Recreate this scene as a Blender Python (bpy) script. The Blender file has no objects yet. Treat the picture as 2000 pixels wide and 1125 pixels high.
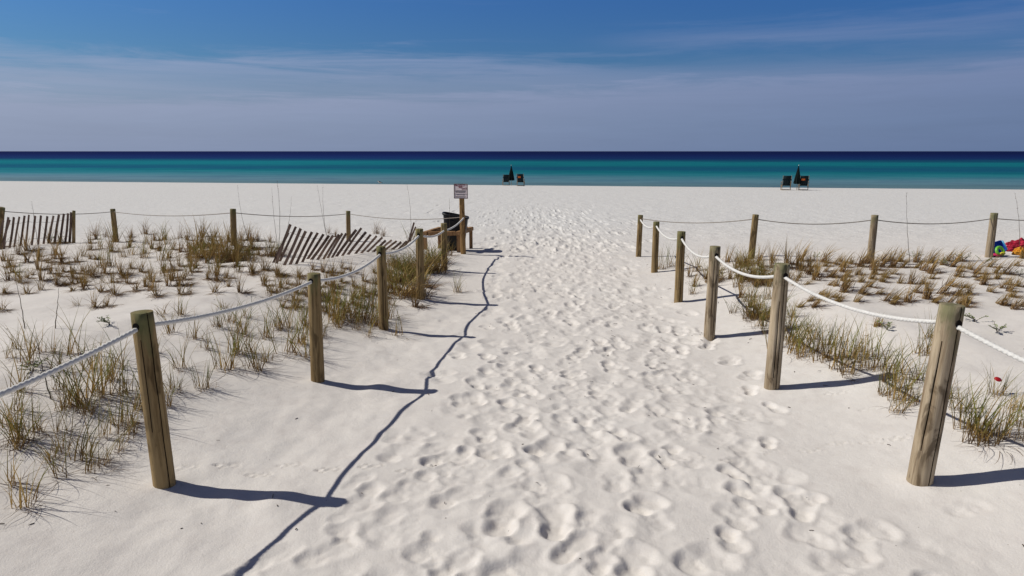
import bpy, bmesh, math, random
import numpy as np
from mathutils import Vector, Matrix

random.seed(7)
R = math.radians
scene = bpy.context.scene
COL = scene.collection

# ------------------------------------------------------------------ camera
CAM = Vector((0, 0, 2.1)); PITCH = R(11.33); FPX = 1333.3
cd = bpy.data.cameras.new('camera'); cam = bpy.data.objects.new('camera', cd); COL.objects.link(cam)
cd.sensor_width = 36; cd.lens = 24; cd.clip_start = 0.05; cd.clip_end = 60000
cam.location = CAM; cam.rotation_euler = (R(90) - PITCH, 0, 0)
scene.camera = cam
scene.render.resolution_x = 1024; scene.render.resolution_y = 576

# ------------------------------------------------------------------ node helper
class NT:
    def __init__(s, tree): s.t = tree; tree.nodes.clear()
    def n(s, typ, ins=None, **props):
        nd = s.t.nodes.new(typ)
        for k, v in props.items(): setattr(nd, k, v)
        for k, v in (ins or {}).items():
            sock = nd.inputs[k]
            if hasattr(v, 'is_linked'): s.t.links.new(v, sock)
            else: sock.default_value = v
        return nd
    def math(s, op, a, b=0.0, c=None, clamp=False):
        ins = {0: a, 1: b}
        if c is not None: ins[2] = c
        return s.n('ShaderNodeMath', ins, operation=op, use_clamp=clamp).outputs[0]
    def mix(s, fac, a, b, blend='MIX'):
        nd = s.n('ShaderNodeMix', data_type='RGBA', blend_type=blend)
        for i, v in ((0, fac), (6, a), (7, b)):
            if hasattr(v, 'is_linked'): s.t.links.new(v, nd.inputs[i])
            else: nd.inputs[i].default_value = v if i == 0 or len(v) == 4 else (*v, 1)
        return nd.outputs[2]
    def ramp(s, fac, stops, interp='LINEAR'):
        nd = s.n('ShaderNodeValToRGB', {0: fac}); cr = nd.color_ramp; cr.interpolation = interp
        while len(cr.elements) < len(stops): cr.elements.new(0.5)
        for e, (p, c) in zip(cr.elements, stops):
            e.position = p; e.color = (c, c, c, 1) if not isinstance(c, tuple) else (*c, 1)
        return nd.outputs[0]
    def smooth(s, v, a, b):
        return s.n('ShaderNodeMapRange', {0: v, 1: a, 2: b, 3: 0.0, 4: 1.0}, interpolation_type='SMOOTHSTEP').outputs[0]
    def noise(s, vec, scale, detail=3, rough=.5, dist=0.0):
        return s.n('ShaderNodeTexNoise', {'Vector': vec, 'Scale': scale, 'Detail': detail, 'Roughness': rough, 'Distortion': dist}).outputs[0]
    def mapping(s, vec, sc=(1, 1, 1), loc=(0, 0, 0), rot=(0, 0, 0)):
        return s.n('ShaderNodeMapping', {0: vec, 1: loc, 2: rot, 3: sc}).outputs[0]

# ------------------------------------------------------------------ world and sun
SUN_EL = R(45)
w = bpy.data.worlds.new('World'); scene.world = w; w.use_nodes = True
N = NT(w.node_tree)
gen = N.n('ShaderNodeTexCoord').outputs['Generated']
sep = N.n('ShaderNodeSeparateXYZ', {0: gen}); dx, dy, dz = sep.outputs
sky = N.n('ShaderNodeTexSky', sky_type='NISHITA', sun_disc=False, sun_elevation=SUN_EL, sun_rotation=R(-96),
          altitude=0, air_density=1.0, dust_density=0.3, ozone_density=2.5).outputs[0]
tint = N.ramp(dz, [(0.0, (.22, .27, .40)), (.12, (.20, .36, .55)), (.2, (.19, .38, .66)), (.5, (.34, .29, .31)), (1, (.48, .30, .28))])
skyc = N.mix(1.0, sky, tint, 'MULTIPLY')
nz = N.noise(N.mapping(gen, (2.2, 2.2, 30), (0, 0, 0), (0, R(4), 0)), 1.6, 8, .66, .5)
nz2 = N.noise(N.mapping(gen, (1.3, 1.3, 40), (3, 1, 0)), 2.0, 6, .6, .6)
nzc = N.math('SUBTRACT', nz, .5)
q1 = N.math('ADD', N.math('SUBTRACT', N.math('ADD', N.math('MULTIPLY', dx, .032), .097), dz), N.math('MULTIPLY', nzc, .075))
q2 = N.math('ADD', N.math('SUBTRACT', N.math('ADD', N.math('MULTIPLY', dx, .022), .131), dz), N.math('MULTIPLY', nzc, .11))
deck = N.math('MULTIPLY', N.smooth(q1, -.018, .03), .86)
veil = N.math('MULTIPLY', N.smooth(q2, -.012, .03), .5)
gap = N.math('MULTIPLY', N.smooth(N.math('ABSOLUTE', N.math('SUBTRACT', dz, N.math('ADD', .117, N.math('MULTIPLY', dx, .01)))), .022, .002), N.smooth(dx, .0, .25))
veil = N.math('MULTIPLY', veil, N.math('SUBTRACT', 1.0, N.math('MULTIPLY', gap, .7)))
veil = N.math('MULTIPLY', veil, N.math('ADD', .55, N.math('MULTIPLY', nz2, .9)))
wisp = N.math('MULTIPLY', N.smooth(nz2, .56, .78), N.math('MULTIPLY', N.smooth(dx, .1, -.3), .3))
streak = N.math('MULTIPLY', N.smooth(N.math('ABSOLUTE', N.math('ADD', N.math('SUBTRACT', dz, .146), N.math('MULTIPLY', nzc, .06))), .026, .0), N.math('MULTIPLY', N.smooth(dx, .06, .3), N.math('MULTIPLY', nz2, .58)))
veil = N.math('MAXIMUM', veil, streak)
cl = N.math('MAXIMUM', N.math('MAXIMUM', deck, veil), N.math('MULTIPLY', wisp, N.smooth(dz, .5, .1)))
ccol = N.ramp(dz, [(0.0, (1.75, 2.3, 3.7)), (.04, (2.0, 2.5, 3.85)), (.09, (2.5, 2.9, 4.3)), (.2, (2.6, 3.1, 5.0))])
fib = N.math('ADD', .90, N.math('MULTIPLY', nz, .2))
ccol = N.mix(1.0, ccol, N.n('ShaderNodeCombineColor', {0: fib, 1: fib, 2: fib}).outputs[0], 'MULTIPLY')
final = N.mix(cl, skyc, ccol)
lr = N.math('SUBTRACT', 1.0, N.math('MULTIPLY', N.n('ShaderNodeClamp', {0: dx, 1: -.7, 2: .7}).outputs[0], .42))
final = N.mix(1.0, final, N.n('ShaderNodeCombineColor', {0: N.math('POWER', lr, 1.35), 1: lr, 2: N.math('POWER', lr, .6)}).outputs[0], 'MULTIPLY')
bg = N.n('ShaderNodeBackground', {0: final, 1: 0.1})
N.n('ShaderNodeOutputWorld', {0: bg.outputs[0]})

sd = bpy.data.lights.new('sun', 'SUN'); sun = bpy.data.objects.new('sun', sd); COL.objects.link(sun)
sd.energy = 3.4; sd.angle = R(.5); sd.color = (1, .955, .87)
_d = Vector((math.cos(SUN_EL) * .991, -math.cos(SUN_EL) * .13, -math.sin(SUN_EL)))
sun.rotation_euler = _d.to_track_quat('-Z', 'Y').to_euler()
sun.location = (-20, 5, 20)
vs = scene.view_settings
vs.view_transform = 'Standard'; vs.look = 'None'; vs.gamma = 1; vs.exposure = 0.17; vs.use_curve_mapping = False

# ------------------------------------------------------------------ numeric noise and terrain
_rng = np.random.RandomState(11)
_perm = _rng.permutation(512)
_ga = _rng.rand(512) * 2 * np.pi
_gx, _gy = np.cos(_ga), np.sin(_ga)
def perlin(x, y):
    x = np.asarray(x, float); y = np.asarray(y, float)
    xi = np.floor(x).astype(int); yi = np.floor(y).astype(int)
    xf, yf = x - xi, y - yi
    u = xf * xf * xf * (xf * (xf * 6 - 15) + 10); v = yf * yf * yf * (yf * (yf * 6 - 15) + 10)
    def g(ix, iy, fx, fy):
        h = _perm[(_perm[ix & 511] + iy) & 511]
        return _gx[h] * fx + _gy[h] * fy
    a = g(xi, yi, xf, yf); b = g(xi + 1, yi, xf - 1, yf); c = g(xi, yi + 1, xf, yf - 1); d = g(xi + 1, yi + 1, xf - 1, yf - 1)
    return (a + u * (b - a)) * (1 - v) + (c + u * (d - c)) * v
def fbm(x, y, o=3):
    s = 0; a = 1
    for i in range(o): s = s + a * perlin(x * 2 ** i + 17.3 * i, y * 2 ** i + 5.1 * i); a *= .5
    return s
def sst(x, a, b):
    t = np.clip((x - a) / (b - a), 0, 1); return t * t * (3 - 2 * t)
def xl(y): return np.interp(y, [0, 4, 6, 7.8, 9.5, 12, 14], [-2.45, -2.2, -1.78, -1.5, -1.3, -1.2, -1.1])
def xr(y): return np.interp(y, [0, 4, 5.8, 7.5, 9.4, 11.8, 13.7], [2.75, 2.6, 2.33, 2.25, 2.35, 2.53, 2.6])
SEA = -1.9
def base_h(x, y):
    x = np.asarray(x, float); y = np.asarray(y, float)
    s = y + .17 * x * sst(y, 16, 50)
    h = np.interp(s, [-50, 11, 14, 20, 30, 45, 60, 70, 82.5, 97, 200], [0, 0, -.05, -.2, -.46, -.84, -1.18, -1.38, SEA, -2.9, -6])
    sl = xl(y) + .75 - x; sr = x - xr(y) + .45
    el = 1 - sst(y, 13.3, 15.8); er = 1 - sst(y, 12.0, 14.6)
    el2 = 1 - sst(y, 11.5, 13.5)
    dl = sst(sl, 0, 3.2); dr = sst(sr, 0, 2.6)
    h = h + .36 * dl * el + .33 * dr * er
    hum = fbm(x / 1.5 + 3.1, y / 1.5, 3)
    h = h + .075 * hum * (dl * el + dr * er)
    h = h + .02 * perlin(x / .9, y / 1.1 + 9) * np.clip(1 - y / 30, 0.0, 1)
    h = h + .05 * perlin(x / 7 + 2, y / 7) * sst(y, 15, 25) * (1 - sst(y, 60, 75))
    return h
def hz(x, y): return float(base_h(x, y))
def ray(px, py):
    a = (px - 1000) / FPX; b = (py - 562.5) / FPX
    cp, sp = math.cos(PITCH), math.sin(PITCH)
    return Vector((a, cp - b * sp, -sp - b * cp))
def ground(px, py):
    d = ray(px, py)
    t = np.concatenate([np.arange(1.5, 25, .01), np.arange(25, 140, .1)])
    z = CAM.z + d.z * t; g = base_h(d.x * t, d.y * t)
    k = np.nonzero(z <= g)[0]
    k = k[0] if len(k) else len(t) - 1
    return Vector((d.x * t[k], d.y * t[k], float(g[k])))
def on_plane(px, py, y):
    d = ray(px, py); t = y / d.y
    return Vector((d.x * t, y, CAM.z + d.z * t))

# ------------------------------------------------------------------ object helpers
def tag(o, label=None, cat=None, group=None, kind=None):
    if label: o['label'] = label
    if cat: o['category'] = cat
    if group: o['group'] = group
    if kind: o['kind'] = kind
    return o
def link_mesh(name, me, parent=None):
    o = bpy.data.objects.new(name, me); COL.objects.link(o)
    if parent: o.parent = parent
    return o
def from_py(name, v, f, mats, parent=None, smooth=True, fmats=None):
    me = bpy.data.meshes.new(name); me.from_pydata([tuple(p) for p in v], [], f)
    for m in (mats if isinstance(mats, (list, tuple)) else [mats]): me.materials.append(m)
    me.polygons.foreach_set('use_smooth', [smooth] * len(me.polygons))
    if fmats is not None: me.polygons.foreach_set('material_index', fmats)
    me.update()
    return link_mesh(name, me, parent)
def bm_obj(name, bm, mats, parent=None, smooth=False):
    me = bpy.data.meshes.new(name); bmesh.ops.recalc_face_normals(bm, faces=bm.faces[:]); bm.to_mesh(me); bm.free()
    for m in (mats if isinstance(mats, (list, tuple)) else [mats]): me.materials.append(m)
    me.polygons.foreach_set('use_smooth', [smooth] * len(me.polygons))
    return link_mesh(name, me, parent)
def empty(name, loc, rz=0):
    o = bpy.data.objects.new(name, None); COL.objects.link(o); o.location = loc; o.rotation_euler = (0, 0, rz)
    o.empty_display_size = .1
    return o
def bar(bm, p, q, wd, dp, bev=.003, side=None):
    """a bevelled wooden bar from p to q; wd across 'side', dp across the other way"""
    p, q = Vector(p), Vector(q); ax = (q - p); L = ax.length; ax.normalize()
    s = Vector(side) if side else (Vector((1, 0, 0)) if abs(ax.x) < .8 else Vector((0, 1, 0)))
    s = (s - ax * s.dot(ax)).normalized(); t = ax.cross(s)
    r = bmesh.ops.create_cube(bm, size=1)
    vs_ = r['verts']
    M = Matrix((s * wd, t * dp, ax * L)).transposed().to_4x4(); M.translation = (p + q) / 2
    bmesh.ops.transform(bm, matrix=M, verts=vs_)
    if bev:
        es = list({e for v in vs_ for e in v.link_edges})
        bmesh.ops.bevel(bm, geom=es, offset=bev, segments=2, affect='EDGES')
def tube_geo(path, radius, n=8, cap=True):
    P = [Vector(p) for p in path]; V = []; F = []
    rad = radius if callable(radius) else (lambda i, t: radius)
    up = Vector((0, 0, 1)) if abs((P[-1] - P[0]).normalized().z) < .9 else Vector((0, 1, 0))
    for i, p in enumerate(P):
        tg = (P[min(i + 1, len(P) - 1)] - P[max(i - 1, 0)]).normalized()
        s = tg.cross(up).normalized(); u = s.cross(tg)
        r = rad(i, i / (len(P) - 1))
        for k in range(n):
            a = 2 * math.pi * k / n
            V.append(p + (s * math.cos(a) + u * math.sin(a)) * r)
    for i in range(len(P) - 1):
        for k in range(n):
            k2 = (k + 1) % n
            F.append((i * n + k, i * n + k2, (i + 1) * n + k2, (i + 1) * n + k))
    if cap:
        F.append(tuple(range(n))[::-1]); F.append(tuple((len(P) - 1) * n + k for k in range(n)))
    return V, F

# ------------------------------------------------------------------ materials
def mat(name, build):
    m = bpy.data.materials.new(name); m.use_nodes = True; n = NT(m.node_tree); build(n); return m
def out(n, sh): n.n('ShaderNodeOutputMaterial', {0: sh})
def pbsdf(n, col, rough=.8, spec=.3, normal=None, **kw):
    ins = {'Base Color': col if hasattr(col, 'is_linked') else (*col, 1), 'Roughness': rough, 'Specular IOR Level': spec}
    if normal is not None: ins['Normal'] = normal
    ins.update(kw)
    return n.n('ShaderNodeBsdfPrincipled', ins).outputs[0]
def bump(n, h, dist, strength=1.0, normal=None):
    ins = {'Height': h, 'Distance': dist, 'Strength': strength}
    if normal is not None: ins['Normal'] = normal
    return n.n('ShaderNodeBump', ins).outputs[0]

def _sand(n):
    pos = n.n('ShaderNodeNewGeometry').outputs['Position']
    big = n.noise(pos, .55, 4, .55)
    mid = n.noise(pos, 6, 4, .6)
    c = n.ramp(big, [(.3, (.675, .640, .600)), (.5, (.695, .660, .620)), (.7, (.715, .684, .645))])
    c = n.mix(n.smooth(mid, .45, .75), c, (.65, .612, .575))
    sy = n.n('ShaderNodeSeparateXYZ', {0: pos}).outputs[1]
    c = n.mix(n.math('MULTIPLY', n.smooth(sy, 11.0, 26.0), .8), c, (.632, .632, .622))
    grain = n.noise(pos, 260, 2, .7)
    c = n.mix(n.math('MULTIPLY', n.smooth(grain, .55, .85), .55), c, (.37, .31, .25))
    vor = n.n('ShaderNodeTexVoronoi', {'Vector': pos, 'Scale': 9.0}, feature='F1')
    rnd = n.n('ShaderNodeSeparateColor', {0: vor.outputs['Color']}).outputs[0]
    speck = n.math('MULTIPLY', n.math('LESS_THAN', vor.outputs['Distance'], .035), n.math('GREATER_THAN', rnd, .72))
    c = n.mix(n.math('MULTIPLY', speck, .7), c, (.12, .085, .06))
    g2 = n.noise(pos, 90, 3, .7)
    rip = n.noise(n.mapping(pos, (1, 1, 1)), 14, 4, .6)
    hgt = n.math('ADD', n.math('MULTIPLY', g2, .0045), n.math('MULTIPLY', rip, .009))
    hgt = n.math('ADD', hgt, n.math('MULTIPLY', grain, .0022))
    pit = n.noise(pos, 3.2, 4, .65)
    hgt = n.math('ADD', hgt, n.math('MULTIPLY', n.math('MULTIPLY', pit, .10), n.smooth(sy, 13.0, 20.0)))
    dark_spot = n.math('MULTIPLY', n.smooth(n.noise(n.mapping(pos, (1, .6, 1)), 4.2, 3, .6), .60, .74), n.smooth(sy, 12.0, 18.0))
    c = n.mix(n.math('MULTIPLY', dark_spot, .16), c, (.40, .37, .34))  # random darker spots in the far sand's colour only
    out(n, pbsdf(n, c, .95, .1, bump(n, hgt, 1.0, .6)))
M_SAND = mat('sand', _sand)

def _water(n):
    pos = n.n('ShaderNodeNewGeometry').outputs['Position']
    sx = n.n('ShaderNodeSeparateXYZ', {0: pos})
    s = n.math('ADD', sx.outputs[1], n.math('MULTIPLY', sx.outputs[0], .17))
    t = n.math('DIVIDE', n.math('SUBTRACT', n.math('LOGARITHM', n.math('MAXIMUM', s, 20.0), 2.0), math.log2(80)), 4.0)
    wob = n.noise(n.mapping(pos, (.006, .02, .02)), 1.0, 5, .6)
    wob2 = n.noise(n.mapping(pos, (.022, .05, .1)), 1.0, 6, .68)
    t = n.math('ADD', t, n.math('ADD', n.math('MULTIPLY', n.math('SUBTRACT', wob, .5), .10), n.math('MULTIPLY', n.math('SUBTRACT', wob2, .5), .10)))
    c = n.ramp(t, [(0.0, (.13, .21, .245)), (.03, (.095, .18, .215)), (.07, (.10, .21, .265)), (.12, (.055, .19, .24)), (.165, (.018, .165, .205)), (.20, (.007, .135, .17)),
                   (.255, (.007, .088, .155)), (.30, (.006, .095, .15)), (.35, (.006, .145, .18)), (.42, (.006, .145, .18)), (.48, (.006, .075, .13)), (.555, (.006, .028, .105)), (.75, (.005, .014, .085)), (1.0, (.004, .009, .06))])
    streak = n.noise(n.mapping(pos, (.07, .13, 1)), 1.0, 6, .75)
    c = n.mix(n.math('MULTIPLY', n.smooth(streak, .42, .66), .55), c, n.mix(1.0, c, (.62, .66, .8), 'MULTIPLY'))
    c = n.mix(n.math('MULTIPLY', n.smooth(sx.outputs[0], 20.0, -110.0), .8), c, n.mix(1.0, c, (1.5, 1.32, 1.32), 'MULTIPLY'))  # colour raised towards the left, painting in a brighter sky reflection
    w1 = n.noise(n.mapping(pos, (.5, 1.3, 1)), 1.0, 4, .6)
    nm = bump(n, w1, .25, .6)
    d = n.n('ShaderNodeBsdfDiffuse', {0: c, 'Normal': nm}).outputs[0]
    g = n.n('ShaderNodeBsdfGlossy', {0: (1, 1, 1, 1), 'Roughness': .22, 'Normal': nm}).outputs[0]
    out(n, n.n('ShaderNodeMixShader', {0: .03, 1: d, 2: g}).outputs[0])
M_WATER = mat('sea_water', _water)

def wood(name, light, dark, green=None, greenness=0.0):
    def b(n):
        tc = n.n('ShaderNodeTexCoord'); ob = tc.outputs['Object']; ge = n.n('ShaderNodeSeparateXYZ', {0: tc.outputs['Generated']}).outputs[2]
        rnd = n.n('ShaderNodeObjectInfo').outputs['Random']
        off = n.n('ShaderNodeCombineXYZ', {0: n.math('MULTIPLY', rnd, 13.0), 1: 0.0, 2: n.math('MULTIPLY', rnd, 31.0)}).outputs[0]
        v = n.n('ShaderNodeVectorMath', {0: ob, 1: off}, operation='ADD').outputs[0]
        g1 = n.noise(n.mapping(v, (22, 22, 1.3)), 1.0, 6, .66, 1.4)
        g2 = n.noise(n.mapping(v, (75, 75, 3.2)), 1.0, 3, .6)
        blot = n.noise(n.mapping(v, (9, 9, 3.0)), 1.0, 4, .6, 1.2)
        c = n.ramp(g1, [(.32, dark), (.5, tuple(.5 * (a + b_) for a, b_ in zip(light, dark))), (.66, light)])
        c = n.mix(n.math('MULTIPLY', n.smooth(blot, .52, .64), .75), c, tuple(x * .55 for x in dark))
        pale = n.noise(n.mapping(v, (6, 6, 2.2), (5, 2, 9)), 1.0, 3, .5)
        c = n.mix(n.math('MULTIPLY', n.smooth(pale, .55, .7), .5), c, tuple(min(1, x * 1.25) for x in light))
        c = n.mix(n.math('MULTIPLY', n.smooth(g2, .58, .72), .55), c, tuple(x * .4 for x in dark))
        if green:
            gn = n.noise(n.mapping(v, (14, 14, 5)), 1.0, 3, .6)
            gm = n.smooth(n.math('ADD', ge, n.math('MULTIPLY', n.math('SUBTRACT', gn, .5), .7)), .80, 1.06)
            c = n.mix(n.math('MULTIPLY', gm, greenness), c, green)
        hgt = n.math('ADD', n.math('MULTIPLY', g1, .6), n.math('MULTIPLY', g2, .5))
        out(n, pbsdf(n, c, .85, .2, bump(n, hgt, .006, .8)))
    return mat(name, b)
M_POST = wood('weathered_post_wood', (.345, .245, .118), (.145, .092, .038), (.135, .142, .06), .8)
M_POSTG = wood('grey_post_wood', (.46, .375, .26), (.20, .14, .082), (.15, .155, .075), .8)
M_POSTB = wood('brown_post_wood', (.40, .25, .10), (.19, .10, .038), (.17, .17, .05), .4)
M_SLAT = wood('slat_wood', (.25, .172, .13), (.11, .07, .052))
M_RACK = wood('rack_wood', (.44, .26, .125), (.20, .105, .045))
M_CHAIRW = wood('chair_wood', (.45, .33, .2), (.25, .16, .08))

def plain(name, col, rough=.7, spec=.3, var=.18, scale=9.0, bmp=.0):
    def b(n):
        ob = n.n('ShaderNodeTexCoord').outputs['Object']
        nn = n.noise(ob, scale, 4, .6)
        c = n.mix(n.smooth(nn, .3, .7), tuple(x * (1 - var) for x in col), tuple(min(1, x * (1 + var)) for x in col))
        out(n, pbsdf(n, c, rough, spec, bump(n, nn, bmp) if bmp else None))
    return mat(name, b)
M_ROPE = plain('white_rope', (.66, .65, .62), .8, .2, .1, 60)
M_GROPE = plain('grey_rope', (.25, .22, .19), .85, .2, .2, 30)
M_HOLE_SHADE = plain('hole_shade', (.015, .012, .01), .95, .1)  # near-black colour standing in for the shade inside rope holes
M_CRACK_SHADE = plain('crack_shade_wood', (.05, .032, .018), .95, .1)  # dark crack wood, with the groove's shade painted into its colour
M_WIRE = plain('rusty_wire', (.10, .07, .05), .6, .4)
M_BIN = plain('black_plastic', (.007, .007, .008), .5, .3, .3, 6)
M_SIGN = plain('sign_board', (.72, .62, .60), .5, .3, .08, 20)
M_SIGNE = plain('sign_edge', (.06, .03, .035), .6, .3)
M_RED = plain('red_ink', (.20, .012, .018), .6)
M_INK = plain('dark_ink', (.05, .045, .04), .6)
M_CANVAS = plain('dark_canvas', (.008, .016, .02), .8, .2, .3, 14)
M_UMB = plain('umbrella_cloth', (.0025, .008, .0075), .85, .2, .3, 10)
M_UMBTIP = plain('umbrella_tip', (.5, .5, .45), .5)
M_ORANGE = plain('orange_tag', (.75, .17, .03), .6)
M_BLUE = plain('blue_plastic', (.015, .06, .42), .4, .5, .1)
M_CYAN = plain('pale_blue_rim', (.06, .33, .55), .4, .5, .1)
M_GREEN = plain('green_plastic', (.16, .5, .05), .4, .5, .1)
M_YEL = plain('yellow_plastic', (.72, .62, .03), .4, .5, .1)
M_PINK = plain('pink_plastic', (.55, .03, .12), .5, .4, .1)
M_TOWEL = plain('red_towel', (.33, .022, .045), .9, .1, .75, 14, .02)
M_BAG = plain('orange_bag', (.62, .27, .025), .7, .2, .45, 20, .01)
M_LID = plain('red_lid', (.45, .015, .02), .4, .5, .1)
M_WHITE = plain('white_feather', (.6, .58, .55), .8)
M_BLACK = plain('black_feather', (.012, .012, .013), .7)
M_BEAK = plain('beak', (.35, .09, .02), .6)
def leafy(name, base, tip, var):
    def b(n):
        tc = n.n('ShaderNodeTexCoord'); ge = n.n('ShaderNodeSeparateXYZ', {0: tc.outputs['Object']}).outputs[2]
        rnd = n.n('ShaderNodeObjectInfo').outputs['Random']
        blade = n.n('ShaderNodeAttribute', attribute_name='tone').outputs['Fac']
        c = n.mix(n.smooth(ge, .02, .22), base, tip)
        c = n.mix(n.math('MULTIPLY', n.smooth(blade, .5, .8), .9), c, var)
        c = n.n('ShaderNodeHueSaturation', {'Hue': .5, 'Saturation': 1.0, 'Value': n.math('ADD', .75, n.math('MULTIPLY', rnd, .5)), 'Fac': 1.0, 'Color': c}).outputs[0]
        d = pbsdf(n, c, .65, .25)
        tr = n.n('ShaderNodeBsdfTranslucent', {0: c}).outputs[0]
        out(n, n.n('ShaderNodeMixShader', {0: .2, 1: d, 2: tr}).outputs[0])
    return mat(name, b)
M_GRASS = leafy('green_blades', (.23, .14, .046), (.165, .172, .032), (.42, .28, .095))
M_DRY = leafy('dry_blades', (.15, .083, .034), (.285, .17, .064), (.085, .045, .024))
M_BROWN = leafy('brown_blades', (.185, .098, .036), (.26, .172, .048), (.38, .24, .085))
M_STALK = plain('dry_stalk', (.10, .075, .05), .8)
M_LEAF = plain('vine_leaf', (.17, .21, .075), .6, .3, .3)

# ------------------------------------------------------------------ the sand: one sheet with real footprints
def axis(dense0, dense1, step, end0, end1, g, maxstep):
    up = [dense1]; st = step
    while up[-1] < end1: st = min(st * g, maxstep); up.append(up[-1] + st)
    dn = [dense0]; st = step
    while dn[-1] > end0: st = min(st * g, maxstep); dn.append(dn[-1] - st)
    mid = np.arange(dense0, dense1, step)
    return np.concatenate([np.array(dn[:0:-1]), mid, np.array(up)])
XS = axis(-3.2, 3.6, .014, -170, 170, 1.028, 8.0)
YA = axis(2.7, 7.2, .013, -30, 15, 1.014, 3.0)
YS = YA[YA < 15.0]
_y = YS[-1]; _l = []
_st = YS[-1] - YS[-2]
while _y < 130: _st = min(_st * 1.02, 1.2); _y += _st; _l.append(_y)
YS = np.concatenate([YS, _l])
GX, GY = np.meshgrid(XS, YS)
H0 = base_h(GX, GY)
# width of the trodden strip
def tr_c(y): return np.interp(y, [2, 3.5, 5.5, 9, 14, 40], [.35, .5, .75, .95, 1.05, 1.4])
def tr_w(y): return np.interp(y, [2, 3.5, 5.5, 9, 14, 20, 40], [2.0, 1.75, 1.5, 1.4, 1.35, 2.0, 4.0])
TR = 1 - sst(np.abs(GX - tr_c(GY)) / tr_w(GY), .65, 1.15)
TR = TR * (1 - sst(GY, 30, 60))
near = 1 - sst(GY, 20, 40)
H = H0 + TR * near * (.007 * fbm(GX / .36, GY / .36, 3) + .014 * fbm(GX / .9 + 4, GY / .9, 2))
H = H + (1 - TR) * near * (.011 * fbm(GX / .62 + 7, GY / .45, 3) + .002 * perlin(GX / .08, GY / .11))
H = H + sst(GY, 14, 20) * (1 - sst(GY, 45, 70)) * .035 * fbm(GX / .8, GY / .6, 2)
strip = sst(GX, xl(GY) - .3, xl(GY) + .3) * (1 - TR) * (1 - sst(GX, 0, .6)) * (1 - sst(GY, 8, 12))
H = H + strip * (.016 * perlin(GX / .36 + 1.7, GY / .5) + .007 * perlin(GX / .15, GY / .2 + 4))
for px_, py_, am, ra in [(540, 985, .035, .15), (450, 975, .018, .13), (745, 760, .02, .16), (800, 655, .02, .16), (318, 952, .02, .13), (617, 748, .018, .12), (1500, 760, .018, .12), (1380, 660, .018, .12), (1788, 945, .022, .14), (748, 646, .018, .12), (1322, 591, .018, .12), (820, 586, .018, .12)]:
    g_ = ground(px_, py_); H = H + am * np.exp(-(((GX - g_.x) / ra) ** 2 + ((GY - g_.y) / (ra * 1.2)) ** 2))
rs = np.random.RandomState(5)
def stamp(cx, cy, ang, L, W, depth, kind=0):
    m = max(L, W) * 1.0
    i0, i1 = np.searchsorted(XS, [cx - m, cx + m]); j0, j1 = np.searchsorted(YS, [cy - m, cy + m])
    if i1 - i0 < 2 or j1 - j0 < 2: return
    X = GX[j0:j1, i0:i1] - cx; Y = GY[j0:j1, i0:i1] - cy
    ca, sa = math.cos(ang), math.sin(ang)
    u = (X * sa + Y * ca) / (L / 2); v = (X * ca - Y * sa) / (W / 2)
    wob = .20 * perlin((X + cx) / .09 + cx * 7, (Y + cy) / .09)
    # ball and heel, joined by a narrower waist
    r1 = np.sqrt(((u - .38) / .62) ** 2 + (v / 1.0) ** 2); r2 = np.sqrt(((u + .5) / .5) ** 2 + (v / .8) ** 2)
    r3 = np.sqrt((u / .8) ** 2 + (v / .62) ** 2)
    r = np.minimum(np.minimum(r1, r2), r3) + wob
    p = 1 - sst(r, *((.42, 1.12) if kind == 0 else (.0, 1.25)))
    rim = np.exp(-((r - 1.22) / .2) ** 2)
    hb = H[j0:j1, i0:i1]
    floor_ = H0[j0:j1, i0:i1] - depth * (1 + .35 * np.where(r2 < r1, 1, -.3)) + .006 * perlin((X + cx) / .05, (Y + cy) / .05)
    pp = p * .9
    H[j0:j1, i0:i1] = hb * (1 - pp) + floor_ * pp + rim * depth * (.34 if kind == 0 else .2) * (.6 + .6 * perlin((X + cx) / .15, (Y + cy) / .15 + 3))
def path_point():
    while True:
        y = 2.2 + rs.rand() * 14; x = tr_c(y) + tr_w(y) * (rs.rand() * 2 - 1) * 1.02
        if abs(x - tr_c(y)) / tr_w(y) > .72 and rs.rand() > .35: continue
        a = rs.normal(0, .4) + (math.pi if rs.rand() < .5 else 0)
        if rs.rand() < .2: a += rs.normal(0, .9)
        return x, y, a
for k in range(380):
    x, y, a = path_point(); sc = .8 + .5 * rs.rand()
    stamp(x, y, a, .36 * sc, .24 * sc, .008 + .016 * rs.rand(), 1)
for k in range(520):
    x, y, a = path_point(); sc = .7 + .4 * rs.rand()
    stamp(x, y, a,   .285 * sc * (1 + .25 * rs.rand()), .165 * sc * (1 + .3 * rs.rand()), .013 + .015 * rs.rand() ** 1.3, int(rs.rand() < .3))
for k in range(800):
    y = 15 + rs.rand() ** 1.4 * 30
    x = tr_c(y) + tr_w(y) * rs.normal(0, .55)
    stamp(x, y, rs.normal(0, .6), .38, .26, .02 + .03 * rs.rand())
for k in range(420):
    y = 15 + rs.rand() * 45; x = rs.uniform(-.8, .8) * y
    stamp(x, y, rs.normal(0, 1), .42, .3, .012 + .018 * rs.rand())
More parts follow.
